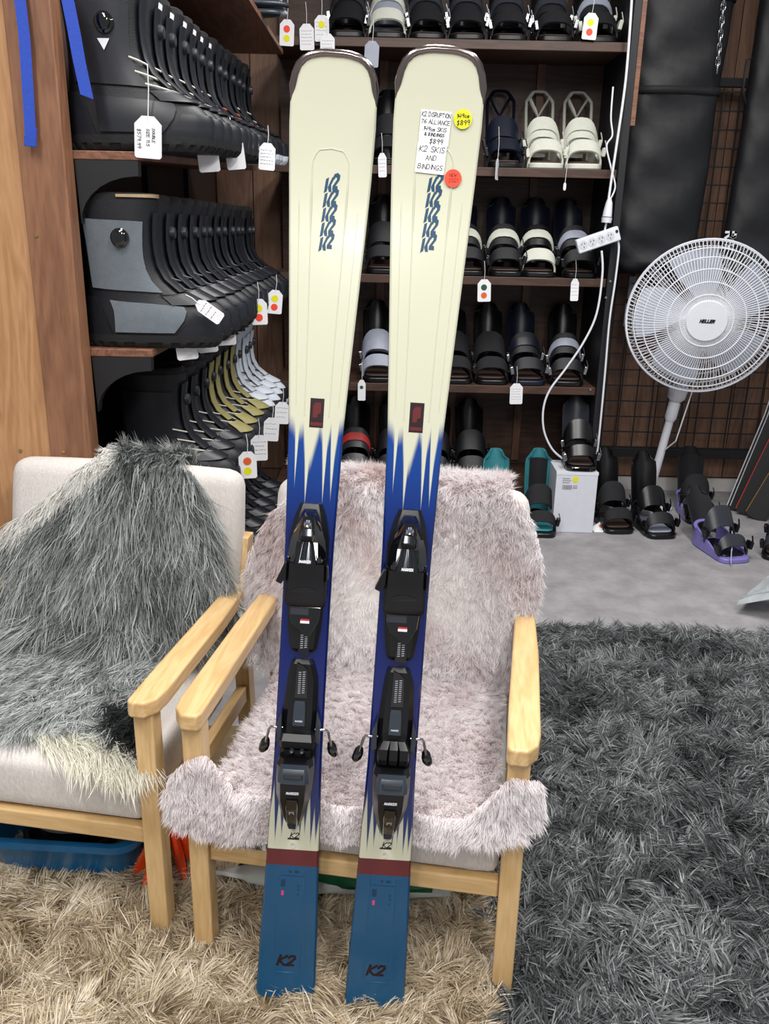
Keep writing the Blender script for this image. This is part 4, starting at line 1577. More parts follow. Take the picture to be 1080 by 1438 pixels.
def make_binding(label, group, loc, yaw=0.0, base='black', hb='navy', strap='b_pad', toe=None, acc=None, side=None, style='solid', foot='disc', h=.30, lean=.03, pad=None, tilt=None, ladder='black', scale=1.0):
    t = thing('snowboard_binding', label, 'binding', loc, yaw, group)
    parts = []

    def P(mb, nm, m_, **k):
        o = mb.build(nm, M[m_], t, **k)
        parts.append((o, []))
        return o

    side = side or base
    P(MB().prism(rr_poly(.056, .128, .035, 5, .066), 0, .020), 'baseplate', base, smooth=30, bevel=.004)
    P(MB().prism(rr_poly(.050, .10, .03, 5, .056), .0205, .028), 'footbed', foot, smooth=30, bevel=.003)
    for s in (-1, 1):
        rings = [[(s * (.062 + dx) + a, y_q, z_q) for a, z_q in ((-.004, .004), (.004, .004), (.004, zt), (-.004, zt))] for y_q, zt, dx in
                 ((-.085, .022, .002), (-.05, .036, .002), (0, .055, 0), (.05, .070, -.001), (.095, .085, -.004), (.115, .082, -.008))]
        P(MB().loft(rings), 'side_rail', side, smooth=35, fix=True)
    # heel loop behind the boot
    pts = [(.061 * math.cos(a), .085 + .062 * math.sin(a), .080 + .012 * math.sin(a)) for a in np.linspace(0, math.pi, 13)]
    P(MB().tube(pts, .0085, 8, flat=.7), 'heel_loop', side, smooth=50)
    # highback
    z0 = .045

    def hb_pt(u, v):
        w = .052 - .004 * math.cos(2.4 * v) + .004 * math.sin(math.pi * v)
        if v > .82:
            w *= math.sqrt(max(.12, 1 - ((v - .82) / .19) ** 2 * .75))
        return Vector((u * w, .150 + lean * v + .02 * v * v - .040 * u * u * (1 - .25 * v), z0 + (h - z0) * v - .030 * u ** 4 * max(0, (v - .6) / .4) ** 2))

    if style == 'solid':
        g_ = [[hb_pt(-1 + 2 * j / 8, i / 10) for j in range(9)] for i in range(11)]
        o = P(MB().sheet(g_, .007), 'highback', hb, smooth=45)
        if pad:
            g_ = [[hb_pt(-.7 + 1.4 * j / 6, .35 + .5 * i / 6) + Vector((0, -.004, 0)) for j in range(7)] for i in range(7)]
            P(MB().sheet(g_, .003), 'highback_pad', pad, smooth=45)
    else:
        fr = MB()
        for path, w in (([(-.95, v) for v in np.linspace(0, .97, 9)], .0105), ([(.95, v) for v in np.linspace(0, .97, 9)], .0105), ([(u, .97) for u in np.linspace(-.95, .95, 7)], .0105),
                        ([(u, .62 + .33 * (abs(u) / .9)) for u in np.linspace(-.9, .9, 9)], .0085), ([(u, .62 - .3 * (abs(u) / .9)) for u in np.linspace(-.9, .9, 9)], .0085), ([(u, .12) for u in np.linspace(-.95, .95, 7)], .010)):
            fr.tube([hb_pt(u, v) for u, v in path], w, 6, flat=.6)
        P(fr, 'highback', hb, smooth=50)
        g_ = [[hb_pt(-.62 + 1.24 * j / 6, .05 + .42 * i / 6) + Vector((0, -.006, 0)) for j in range(7)] for i in range(7)]
        P(MB().sheet(g_, .003), 'highback_pad', pad or hb, smooth=45)
    # straps
    P(MB().sheet(arch(.030, 1.0, .068, .060, .158, .090), .008), 'ankle_strap', strap, smooth=45)
    if acc:
        P(MB().sheet([[p + Vector((0, -.003, .003)) for p in r_] for r_ in arch(.028, 1.0, .070, .062, .160, .034)], .004), 'strap_panel', acc, smooth=45)
    P(MB().sheet(arch(-.078, .9, .067, .030, .088, .052), .007), 'toe_strap', toe or strap, smooth=45)
    for s, y_q, z_q in ((1, .020, .098), (-1, .012, .092), (1, -.085, .062), (-1, -.085, .055)):
        Mx = Matrix.Translation((s * .0715, y_q, z_q)) @ Matrix.Rotation(s * .22, 4, 'Y')
        P(MB().box(-.007, .007, -.018, .018, -.016, .016, Mx), 'buckle', ladder, smooth=None, bevel=.003)
    for s, y_q, z_q in ((1, .014, .112), (1, -.088, .075)):
        pts = [(s * .074, y_q, z_q - .02), (s * .079, y_q - .004, z_q + .005), (s * .072, y_q - .006, z_q + .028)]
        P(MB().tube(pts, .0055, 5, flat=.4), 'ladder', ladder, smooth=50)
    for s in (-1, 1):
        P(MB().lathe([(.006, 0), (.006, .003), (.002, .004)], 10, Matrix.Translation((s * .067, .03, .055)) @ Matrix.Rotation(s * math.pi / 2, 4, 'Y')), 'pivot_bolt', 'steel', smooth=40)
    t.scale = (scale,) * 3
    if tilt is not None:
        t.rotation_euler = tilt
    return t, parts


def shelf_x(u, z):
    """place along a rack shelf from a photo column"""
    d = on_y(u, 719, RY0 + .06)
    lo, hi = -2.0, 2.0
    for _ in range(40):
        mid = (lo + hi) / 2
        q = project(np.array([[mid, RY0 + .02, z + .05]]))[0][0]
        if q < u:
            lo = mid
        else:
            hi = mid
    return lo


KB = 1.1             # the shelf bindings are a size larger
YS = RY0 + .150      # binding origin so its toe stands near the shelf edge


def spot(u, shelf):
    return (shelf_x(u, SB[shelf]), YS, SB[shelf] + .0006)


def shelf_binding(*a_, **k_):
    return make_binding(*a_, scale=KB, **k_)


# top shelf: only the lower halves show
pA = shelf_binding('first dark silver-edged binding on the top shelf, beside the grey-fronted one', 'dark bindings on the top shelf', spot(486, 0), hb='black', acc='charcoal', ladder='steel')
for u, w_ in ((600, 'second'), (658, 'third'), (718, 'fourth'), (782, 'fifth')):
    copy_thing(*pA, spot(u, 0), rnd.uniform(-.05, .05), w_ + ' dark silver-edged binding on the top shelf, counted towards the cord')
shelf_binding('grey-fronted binding with white strap on the top shelf of the back rack', None, spot(544, 0), hb='b_grey', pad='b_grey', strap='b_grey', acc='b_white', toe='b_white')
shelf_binding('dark binding with pale highlights beside the cord on the top shelf', None, spot(845, 0), hb='black', acc='b_grey', ladder='b_white')
# second shelf
pW = shelf_binding('off-white frame-backed binding next to the dark navy one on the second shelf', 'pair of off-white bindings', spot(769, 1), base='b_white', hb='b_white', strap='b_white', acc='b_white', side='b_white',
                  style='frame', ladder='b_white', pad='b_white', h=.31)
copy_thing(*pW, spot(824, 1), -.04, 'off-white frame-backed binding nearer the hanging cord on the second shelf')
pN = shelf_binding('dark navy binding with open frame highback beside the off-white pair', None, spot(711, 1), hb='navy', strap='navy', style='frame', side='navy', h=.31)
pD = shelf_binding('dark binding in the gap between the two skis on the second shelf', 'dark bindings behind the skis on the second shelf', spot(545, 1), hb='black', strap='b_pad')
copy_thing(*pD, spot(480, 1), .03, 'dark binding beside the boots, behind the unlabelled ski, on the second shelf')
# third shelf
pX = shelf_binding('black binding with white ankle strap panel on the third shelf', 'white-strapped bindings on the third shelf', spot(712, 2), hb='navy', acc='b_white', toe='b_pad')
copy_thing(*pX, spot(657, 2), .05, 'white-strapped black binding half behind the labelled ski on the third shelf')
shelf_binding('black binding with white arched strap edge on the third shelf', None, spot(760, 2), yaw=-.05, hb='navy', acc='b_white', toe='b_white', strap='black')
shelf_binding('black binding with pale strap behind the power strip on the third shelf', None, spot(815, 2), yaw=.06, hb='navy', acc='b_grey')
shelf_binding('black binding seen between the two skis on the third shelf', None, spot(537, 2), hb='black')
# fourth shelf
pF = shelf_binding('black soft-strapped binding next to the dark blue one on the fourth shelf', 'black bindings on the fourth shelf', spot(692, 3), hb='black', strap='black_soft')
copy_thing(*pF, spot(640, 3), .04, 'black binding half behind the labelled ski on the fourth shelf')
shelf_binding('dark blue binding with glossy base on the fourth shelf', None, spot(743, 3), yaw=.05, base='navy', hb='navy', acc='navy', side='navy', ladder='steel')
shelf_binding('black binding with silver-grey ankle strap on the fourth shelf', None, spot(800, 3), yaw=-.05, hb='black', acc='b_grey', ladder='steel')
shelf_binding('black and lilac-grey binding between the two skis on the fourth shelf', None, spot(530, 3), yaw=.05, hb='black', strap='b_grey', side='b_grey', ladder='steel')
# lowest shelf
pL = shelf_binding('dark binding nearest the teal pair on the lowest shelf', 'dark bindings on the lowest shelf', spot(664, 4), hb='black')
for u, w_ in ((612, 'second dark binding from the teal pair on the lowest shelf'), (550, 'dark binding between the skis on the lowest shelf'), (440, 'dark binding next to the boots on the lowest rack shelf')):
    copy_thing(*pL, spot(u, 4), rnd.uniform(-.08, .08), w_)
shelf_binding('dark binding with red lace cord on the lowest shelf', None, spot(497, 4), hb='black', acc='b_red', strap='charcoal')

# ---- bindings standing on the floor
def floor_at(u, v):
    p = on_z(u, v, 0)
    return (p.x, p.y, .0006)


def fl(u, v, yaw=0.0):
    """origin of a floor binding from where its toe meets the floor"""
    p = on_z(u, v, 0)
    return (p.x - .128 * math.sin(yaw) * -1 * -1, p.y + .128 * math.cos(yaw), .0006)


make_binding('teal binding with light teal straps standing on the floor by the rack', None, fl(712, 757, .12), yaw=.12, lean=.0, base='b_teal', hb='b_teal', strap='b_teal_l', acc='b_teal_l', toe='b_teal_l', side='b_teal',
             pad='b_teal', ladder='black', h=.325)
make_binding('teal and black binding with black padded strap standing beside the white box', None, fl(760, 756, -.05), yaw=-.05, lean=.0, base='black', hb='b_teal', strap='black_soft', toe='black_soft', side='black', pad='black_soft', foot='b_teal', h=.325)
make_binding('tall black binding with soft straps on the floor beside the white box', None, fl(872, 751, .08), yaw=.08, hb='black', strap='black_soft', toe='black_soft', h=.31)
make_binding('black binding with round cog on its ankle strap on the floor', None, fl(932, 758, .12), yaw=.12, hb='black', strap='black', toe='b_pad', h=.31, foot='b_grey')
make_binding('purple and black binding upright on the floor beside the fan pole', None, fl(986, 738, -.05), yaw=-.05, base='black', hb='black_soft', strap='black_soft', toe='black', side='b_purple', pad='black_soft', h=.29)
make_binding('purple and black binding tipped low at the edge of the grey carpet', None, fl(1036, 792, .22), yaw=.22, base='b_purple', hb='black_soft', strap='charcoal', toe='charcoal', side='b_purple', h=.22, lean=.09, foot='black')

# ---- white carton with a binding on its lid
bp = on_z(804, 748, 0)
BXW, BXD, BXH = .178, .20, .275
carton = thing('cardboard_box', 'white upright cardboard box on the floor with a barcode and yellow dot', 'box', (bp.x, bp.y + BXD / 2, 0), -.02)
MB().box(-BXW / 2, BXW / 2, -BXD / 2, BXD / 2, .0006, BXH).build('body', mat('white_card', (214, 216, 226), .6, var=.03), carton, smooth=None, bevel=.002)
MB().box(-BXW / 2 - .001, BXW / 2 + .001, -BXD / 2 - .0012, -BXD / 2 + .012, BXH - .012, BXH + .001).build('lid_flap', mat('white_card_lid', (226, 228, 236), .55, var=.03), carton, smooth=None)
mb = MB()
r2 = random.Random(4)
x_ = -.060
while x_ < -.022:
    w_ = r2.choice((.0012, .002, .003))
    mb.box(x_, x_ + w_, -BXD / 2 - .0012, -BXD / 2 - .0003, BXH - .078, BXH - .058)
    x_ += w_ + r2.choice((.0012, .002))
mb.build('barcode', mat('grey_barcode_ink', (110, 110, 114), .7), carton, smooth=None)
mb = MB()
for k in range(3):
    mb.box(-.062, -.030 + .006 * (k % 2), -BXD / 2 - .0012, -BXD / 2 - .0003, BXH - .030 - k * .009, BXH - .027 - k * .009)
mb.box(-.016, .004, -BXD / 2 - .0012, -BXD / 2 - .0003, BXH - .062, BXH - .059)
mb.box(-.016, .004, -BXD / 2 - .0012, -BXD / 2 - .0003, BXH - .072, BXH - .067)
mb.build('printed_lines', mat('grey_label_ink', (150, 150, 154), .7), carton, smooth=None)
MB().lathe([(.0001, .0012), (.013, .0012), (.013, .0002)], 20, Matrix.Translation((-.006, -BXD / 2, BXH - .032)) @ Matrix.Rotation(math.pi / 2, 4, 'X')).build('round_sticker', M['yellow'], carton)
make_binding('black glossy binding standing on top of the white box', None, (bp.x + .022, bp.y + .128, BXH + .0016), yaw=-.05, base='black_gloss', hb='charcoal', strap='black', toe='black', side='black', ladder='steel', h=.27)

# ------------------------------------------------------------------ pedestal fan
FY = 3.66
gc = on_y(988, 446, FY)
pole_b = on_y(948, 680, 3.80)
fan = thing('pedestal_fan', 'white pedestal fan with round wire guard standing behind the floor bindings', 'fan', (gc.x - .055, 3.92, 0))
FO = Vector((gc.x - .055, 3.92, 0))
MB().lathe([(.0001, .001), (.115, .001), (.115, .012), (.10, .022), (.05, .034), (.028, .05), (.0001, .05)], 32).build('base', M['white'], fan, smooth=40)
hz = gc.z
top = Vector((gc.x, FY, hz)) - FO
pole_top = Vector((top.x * .8, -.06, hz - .43))
MB().tube([(0, 0, .04), tuple(pole_top * .5 + Vector((0, 0, .02))), tuple(pole_top)], [.019, .019, .018], 16).build('pole', M['white'], fan, smooth=50)
dirp = (pole_top - Vector((0, 0, .04))).normalized()
MB().tube([pole_top - dirp * .055, pole_top - dirp * .04, pole_top + dirp * .03, pole_top + dirp * .045], [.021, .027, .026, .018], 16).build('height_collar', M['white'], fan, smooth=40)
MB().tube([pole_top + dirp * .04, pole_top + dirp * .055, pole_top + dirp * .10, pole_top + dirp * .115], [.026, .040, .044, .036], 18).build('control_neck', M['white'], fan, smooth=40)
face = Matrix.Rotation(math.radians(-10), 4, 'Z') @ Matrix.Rotation(math.radians(94), 4, 'X')      # local +Z points at the viewer
FM = Matrix.Translation(top) @ face
RG = .312
motor = MB().lathe([(.0001, -.24), (.05, -.24), (.075, -.20), (.08, -.08), (.06, -.06), (.0001, -.06)], 24, FM).build('motor_housing', M['white'], fan, smooth=40)
MB().tube([pole_top + dirp * .11, FM @ Vector((0, -.06, -.18))], [.034, .04], 14).build('tilt_joint', M['white'], fan, smooth=40)
hub = MB().lathe([(.0001, .012), (.05, .010), (.062, -.01), (.064, -.045), (.0001, -.045)], 24, FM).build('blade_hub', M['white'], fan, smooth=40)
M['blade'] = mat('pale_fan_blade', (186, 192, 206), .25, var=.02)
for k in range(5):
    g_ = []
    for i in range(8):
        r_ = .06 + (RG - .095) * i / 7
        row_ = []
        for j in range(6):
            a = 2 * math.pi * k / 5 + .35 + (j / 5 - .5) * (.72 + .25 * math.sin(math.pi * i / 7)) + .25 * i / 7
            row_.append(FM @ Vector((r_ * math.cos(a), r_ * math.sin(a), -.02 + (j / 5 - .5) * .045)))
        g_.append(row_)
    MB().sheet(g_, .002).build('blade', M['blade'], fan, smooth=60)


def guard(nm, depth, n, sign):
    mb = MB()
    zr = lambda r_: sign * depth * math.sqrt(max(0, 1 - (r_ / RG) ** 2 * .96))
    for r_ in (.105, .155, .205, .250, .285, RG):
        w_ = .0050 if r_ == RG else .0028
        zz = 0 if r_ == RG else zr(r_)
        mb.tube([FM @ Vector((r_ * math.cos(a), r_ * math.sin(a), zz)) for a in np.linspace(0, 2 * math.pi, 65)[:-1]], w_, 5, closed=True)
    for k in range(n):
        a = 2 * math.pi * k / n
        pts = [FM @ Vector((r_ * math.cos(a + .12 * (1 - r_ / RG)), r_ * math.sin(a + .12 * (1 - r_ / RG)), zr(r_) if r_ < RG - .001 else 0)) for r_ in (.078, .16, .23, .285, RG)]
        mb.tube(pts, .0017, 4)
    o = mb.build(nm, M['white_m'], fan, smooth=None)
    o['kind'] = 'stuff'
    return o


fg = guard('front_guard', .085, 128, 1)
guard('rear_guard', .09, 96, -1)
MB().lathe([(RG + .004, -.008), (RG + .007, -.004), (RG + .007, .004), (RG + .004, .008), (RG - .003, .006), (RG - .003, -.006), (RG + .004, -.008)], 64, FM, cap=False).build('guard_rim', M['white'], fan, smooth=40)
badge = MB().lathe([(.082, .080), (.084, .084), (.080, .089), (.0001, .090)], 32, FM, cap=False).build('guard_badge', M['white'], fan, smooth=40)
q, _ = strokes('HELLER', .011, .0042, .35, 1.6)
# the lettering stays upright on the badge
lettering('lettering', q, lambda a, b: FM @ Vector((a, b, .0915)), M['ink'], badge)
MB().tube([FM @ Vector((.03, -.10, -.14)), Vector(top) + Vector((.03, .10, -.33)), Vector(top) + Vector((-.02, .08, -.55)), (.03, .03, .25), (.05, .05, .06)], .0032, 6).build('power_cord', M['white'], fan, smooth=60)

# ------------------------------------------------------------------ board bags hanging before the back wall
M['bag'] = mat('black_bag_nylon', (9, 11, 17), .6, var=.2, vscale=12, bump=.9, bscale=9)
M['bag2'] = mat('black_bag_webbing', (8, 9, 13), .75, var=.15, vscale=120)


def board_bag(label, edges, yf, depth, seed):
    mid = on_y((edges[0][1] + edges[0][2]) / 2, edges[0][0], yf)
    base = Vector((mid.x, yf + depth / 2, 0))
    rs = random.Random(seed)
    fine = []
    for k in range(len(edges) - 1):
        for f in (0, .25, .5, .75):
            fine.append([edges[k][i] * (1 - f) + edges[k + 1][i] * f for i in range(3)])
    fine.append(list(edges[-1]))
    rings = []
    n = 28
    for k, (v, l, r_) in enumerate(fine):
        a, b = on_y(l, v, yf + depth / 2), on_y(r_, v, yf + depth / 2)
        cx, hw, z = (a.x + b.x) / 2, (b.x - a.x) / 2, (a.z + b.z) / 2
        hd = depth / 2 * (.35 if k == len(fine) - 1 else .8 if k == len(fine) - 2 else 1)
        ring = []
        for j in range(n):
            t_ = 2 * math.pi * j / n
            e = 2 / 2.8
            c, s_ = math.cos(t_), math.sin(t_)
            wv = 1 + .10 * math.sin(k * .9 + 3 * t_ + seed) + .07 * math.sin(k * 1.7 - 5 * t_)
            ring.append(Vector((cx + hw * math.copysign(abs(c) ** e, c), hd * wv * math.copysign(abs(s_) ** e, s_), z)) - Vector((base.x, 0, 0)))
        rings.append(ring)
    t = thing('board_bag', label, 'board bag', base)
    body = MB().loft(rings).build('body', M['bag'], t, smooth=60, fix=True)
    return t, rings, base


bag1, rings1, base1 = board_bag('wide black padded board bag hanging beside the binding rack',
                                [(-70, 905, 1042), (0, 896, 1030), (60, 889, 1020), (110, 884, 1011), (150, 880, 1004), (205, 873, 998), (260, 866, 990), (320, 856, 980), (360, 856, 972), (385, 868, 958)], 3.84, .15, 1)
for k0, w_ in ((14, .014), (4, .010)):
    r_ = rings1[k0]
    c_ = sum(r_, Vector()) / len(r_)
    mb = MB()
    mb.loft([[c_ + (p - c_) * 1.035 + Vector((0, -.003, dz)) for p in r_] for dz in (-w_, w_)], cap=False)
    o = mb.build('strap_band', M['bag2'], bag1, smooth=60)
    sd = o.modifiers.new('thick', 'SOLIDIFY')
    sd.thickness = .004
for v0, v1 in ((18, 92),):
    a, b = on_y(899, v0, 3.85) - base1, on_y(886, v1, 3.85) - base1
    MB().tube([a, a + Vector((-.035, -.02, -.05)), b + Vector((-.03, -.02, .03)), b], .007, 6, flat=.5).build('carry_loop', M['bag2'], bag1, smooth=60)
bag2, rings2, base2 = board_bag('narrower black board bag with white letters at the edge of the grid panel',
                                [(-70, 1078, 1210), (0, 1068, 1200), (60, 1060, 1192), (120, 1050, 1184), (180, 1042, 1176), (240, 1032, 1170), (300, 1022, 1160), (350, 1012, 1150), (400, 1006, 1142), (425, 1016, 1130)], 3.86, .13, 5)
a, b = on_y(1056, 82, 3.86) - base2, on_y(1047, 145, 3.86) - base2
MB().tube([a, a + Vector((-.03, -.03, -.01)), b + Vector((-.03, -.03, .04)), b], .006, 6, flat=.5).build('carry_loop', M['bag2'], bag2, smooth=60)
lp = on_y(1020, 336, 3.852)
q, W_ = strokes('RO', .040, .0105, 0, 2.0)
lettering('lettering', q, lambda a_, b_: (lp.x - base2.x + b_ * 1.0 + .012, lp.y - base2.y - .012, lp.z - a_ * .9), M['white'], bag2)

# hanging chain between the bags
chain = thing('hanging_chain', 'short steel chain hanging between the two board bags', 'chain', on_y(1012, -20, 3.80))
c0, c1 = on_y(1019, -25, 3.80), on_y(1007, 100, 3.80)
co = Vector(chain.location)
nl = 13
for k in range(nl):
    p = c0.lerp(c1, (k + .5) / nl) - co
    pts = []
    for a in np.linspace(0, 2 * math.pi, 13)[:-1]:
        u_, v_ = .0085 * math.cos(a), .0225 * math.sin(a)
        pts.append(p + (Vector((u_, 0, v_)) if k % 2 else Vector((u_ * .25, u_, v_))))
    MB().tube(pts, .0026, 6, closed=True).build('link', M['steel'], chain, smooth=60)

# two silver plates clipped to the grid
for k, (u, v) in enumerate(((887, 404), (881, 442))):
    p = on_y(u, v, GY - .02)
    t = thing('grid_hook', ('upper', 'lower')[k] + ' silver hook plate clipped on the wire grid beside the fan', 'hook', p, None, 'silver hook plates')
    MB().box(-.016, .016, -.006, .006, -.052, .052).build('plate', M['silver'], t, smooth=None, bevel=.002)
    MB().tube([(0, -.006, .02), (0, -.05, .015), (0, -.06, .03)], .004, 6).build('prong', M['silver'], t, smooth=60)

# ------------------------------------------------------------------ power strip, plug and cords
CY = RY0 - .07
pa, pb = on_y(810, 347, CY), on_y(869, 327, CY)
mid = (pa + pb) / 2
ang = math.atan2(pb.z - pa.z, pb.x - pa.x)
strip = thing('power_strip', 'white four-way power strip hanging by its cord before the binding rack', 'power strip', mid, Matrix.Rotation(-ang, 3, 'Y'))
Ls = (pb - pa).length / 2
MB().box(-Ls, Ls, -.018, .018, -.029, .029).build('housing', M['white'], strip, smooth=None, bevel=.006, segs=3)
for k in range(4):
    s_ = MB().lathe([(.0001, .0008), (.018, .0008), (.018, 0)], 18, Matrix.Translation((-Ls * .72 + k * Ls * .42, -.0182, 0)) @ Matrix.Rotation(math.pi / 2, 4, 'X')).build('socket', mat('socket_face', (206, 208, 216), .5), strip)
    mb = MB()
    for dx, dz, r_ in ((-.006, .005, .5), (.006, .005, -.5), (0, -.008, 0)):
        mb.box(-.001, .001, -.0005, .0005, -.004, .004, Matrix.Translation((-Ls * .72 + k * Ls * .42 + dx, -.0195, dz)) @ Matrix.Rotation(r_, 4, 'Y'))
    mb.build('slot', M['ink'], s_, smooth=None)
MB().lathe([(.0001, .002), (.006, .002), (.006, 0)], 12, Matrix.Translation((Ls * .88, -.0185, .01)) @ Matrix.Rotation(math.pi / 2, 4, 'X')).build('switch', M['ink'], strip)


def cord(label, pts, y, r=.0042, extra=None):
    P3 = [on_y(u, v, y) for u, v in pts]
    base = P3[-1].copy()
    # smooth by Catmull-Rom
    out = []
    for i in range(len(P3) - 1):
        p0, p1, p2, p3 = P3[max(i - 1, 0)], P3[i], P3[i + 1], P3[min(i + 2, len(P3) - 1)]
        for f in np.linspace(0, 1, 7)[:-1]:
            out.append(.5 * ((2 * p1) + (p2 - p0) * f + (2 * p0 - 5 * p1 + 4 * p2 - p3) * f * f + (3 * p1 - p0 - 3 * p2 + p3) * f ** 3))
    out.append(P3[-1])
    o = MB().tube([p - base for p in out], r, 7).build('hanging_cable', M['white'], None, smooth=60)
    o.location = base
    tag(o, label, 'cord')
    return o


cord('white cord running down the rack edge to the power strip plug', [(889, -40), (886, 20), (879, 110), (868, 190), (859, 250), (855, 278)], CY, .0052)
cord('thin white cord looping beside the off-white bindings to the plug', [(861, 122), (858, 165), (860, 190), (852, 205), (858, 235), (864, 262), (857, 280)], CY + .015, .0036)
plug = thing('power_plug', 'white moulded plug joining two cords above the power strip', 'plug', on_y(854, 300, CY))
MB().tube([(0, 0, .062), (0, 0, .04), (-.002, 0, .01), (-.003, 0, -.012)], [.008, .017, .022, .024], 12, flat=.8).build('body', M['white'], plug, smooth=40)
MB().tube([(-.003, 0, -.015), (-.004, 0, -.035)], [.027, .025], 12, flat=.8).build('socket_end', M['white'], plug, smooth=40)
cord('short white lead from the plug down to the power strip', [(852, 311), (850, 320), (849, 329)], CY, .0042)
cord('white cord dropping from the strip end towards the wire grid', [(868, 338), (869, 352), (864, 395), (856, 450), (850, 520), (845, 575), (840, 625), (836, 650)], CY, .0045)
cord('white cord curving from the strip across the lower shelves to the box', [(845, 352), (846, 385), (838, 440), (820, 480), (795, 517), (772, 548), (763, 575), (764, 605), (775, 630), (790, 644)], CY - .005, .0048)

# ------------------------------------------------------------------ blue straps by the post
M['blue'] = mat('blue_webbing', (30, 70, 178), .65, var=.1, vscale=150, bump=.2, bscale=600)


def strap(label, pts, y, wpx, hook=None):
    t = thing('webbing_strap', label, 'strap', on_y(*pts[-1], y), None, None)
    o = Vector(t.location)
    L_, R_ = [], []
    for k, (u, v) in enumerate(pts):
        p = on_y(u, v, y)
        w_ = wpx / 1200 * y * 1.05 / 2
        L_.append(p + Vector((-w_, 0, .004)) - o)
        R_.append(p + Vector((w_, .002, -.004)) - o)
    MB().sheet([[a, b] for a, b in zip(L_, R_)], .0016).build('band', M['blue'], t, smooth=60)
    if hook:
        p = L_[-1].lerp(R_[-1], .5)
        w_ = wpx / 1200 * y / 2
        MB().prism([(-w_ * 1.2, -.012), (w_ * 1.0, -.014), (w_ * 1.5, .022), (0, .012), (-w_, .008)], -.006, .002, Matrix.Translation(p + Vector((0, -.006, -.002))) @ Matrix.Rotation(math.pi / 2, 4, 'X')).build('folded_end', M['blue'], t, smooth=None, bevel=.001)
    return t


strap('bright blue webbing strap hanging down the honey wood panel', [(22, -40), (28, 0), (34, 50), (38, 110), (41, 160), (43, 195)], PY - .045, 13, True)
strap('bright blue webbing strap hanging in front of the black boots', [(84, -40), (95, 0), (103, 40), (111, 85), (122, 136)], PY - .035, 15)

# ------------------------------------------------------------------ price tags
def price_tag(label, c, size=(.056, .092), dots=(), lines=0, roll=0.0, yaw=0.0, string_up=.05, blank=None, words=None, pitch=0.0, group='hanging price tags'):
    t = thing('price_tag', label, 'price tag', c, (Matrix.Rotation(yaw, 3, 'Z') @ Matrix.Rotation(pitch, 3, 'X') @ Matrix.Rotation(roll, 3, 'Y')), group)
    w_, h_ = size[0] / 2, size[1] / 2
    poly = [(-w_, -h_ + .004), (-w_ + .004, -h_), (w_ - .004, -h_), (w_, -h_ + .004), (w_, h_ * .62), (w_ * .45, h_), (-w_ * .45, h_), (-w_, h_ * .62)]
    Mx = Matrix.Rotation(math.pi / 2, 4, 'X')
    MB().prism(poly, 0, .0009, Mx).build('card', M[blank or 'paper'], t, smooth=None)
    if string_up:
        MB().tube([(0, -.001, h_ * .8), (.002, -.002, h_ + string_up * .5), (-.001, .002, h_ + string_up)], .0011, 5).build('string', M['string'], t, smooth=60)
    for k, m_ in enumerate(dots):
        zz = h_ * (.28 - .72 * k)
        MB().lathe([(.0001, .0004), (w_ * .46, .0004), (w_ * .46, 0)], 16, Matrix.Translation((-.001, -.001, zz)) @ Mx).build('dot_sticker', M[m_], t)
    if lines:
        mb = MB()
        r_ = random.Random(lines * 7 + int(abs(c[0]) * 1000))
        for k in range(lines):
            zz = h_ * .45 - k * (h_ * 1.25 / lines)
            x_ = -w_ * .78
            while x_ < w_ * .6:
                l_ = r_.uniform(.003, .008)
                x2 = min(x_ + l_, w_ * .8)
                d_ = r_.uniform(-.0012, .0012)
                mb.add([(x_, -.0011, zz), (x2, -.0011, zz + d_), (x2, -.0011, zz + d_ + .0012), (x_, -.0011, zz + .0012)], [(0, 1, 2, 3)])
                x_ = x2 + .0022
        o = mb.build('handwriting', M['ink'], t, smooth=None)
        o['kind'] = 'stuff'
    for tx, hh, xx, zz in (words or ()):
        q, W = strokes(tx, hh, .0011, .1, 1.3, .05, 3)
        lettering('lettering', q, lambda a, b: (xx + b, -.0012, zz - a), M['ink'], t)
    return t


# on the boot rack
price_tag('large white price tag with handwriting hanging over the triangle-marked boot', on_y(208, 193, 1.988), (.058, .084), string_up=.10,
          words=(('$579.99', .0075, -.019, -.003), ('SIZE 11.5', .006, .000, .0), ('DOUBLE', .0055, .012, .004)), roll=.06)
for k, (u, v, yq, dts, ln, txt) in enumerate((
        (292, 217, 2.20, ('yellow',), 0, 'white tag with one yellow dot below the white-laced boots'), (330, 216, 2.45, ('yellow',), 1, 'white tag with yellow dot and writing below the orange-corded boots'),
        (375, 220, 2.85, (), 5, 'handwritten white tag below the white-soled boots'), (290, 473, 2.16, (), 4, 'handwritten tag under the toe of the first black boot, middle shelf'),
        (317, 464, 2.30, (), 4, 'handwritten tag under the second black boot on the middle shelf'), (364, 438, 2.70, ('yellow', 'red'), 0, 'tag with yellow and red dots under the middle shelf boots'),
        (386, 424, 2.95, ('yellow', 'red'), 0, 'tag with yellow and red dots near the far end of the middle shelf'), (261, 482, 2.05, (), 0, 'blank white tag under the grey and black boot'),
        (348, 653, 2.32, ('orange_s', 'yellow'), 0, 'tag with orange and yellow dots hanging above the grey chair back'), (364, 629, 2.48, (), 4, 'handwritten tag hanging below the olive-tongued boots'),
        (381, 603, 2.72, (), 3, 'small handwritten tag below the pale boots on the lower shelf'), (396, 580, 2.95, (), 3, 'tag at the toe of the last pale boot on the lower shelf'))):
    p = on_y(u, v, yq)
    price_tag(txt, p, (.050, .078), dts, ln, roll=rnd.uniform(-.12, .12), yaw=.25, string_up=.05, group='tags on the boot rack')
price_tag('white tag lying slanted across the toe of a middle shelf boot', on_y(294, 437, 1.992), (.030, .066), (), 3, roll=-.95, yaw=.1, string_up=.03, group='tags on the boot rack')
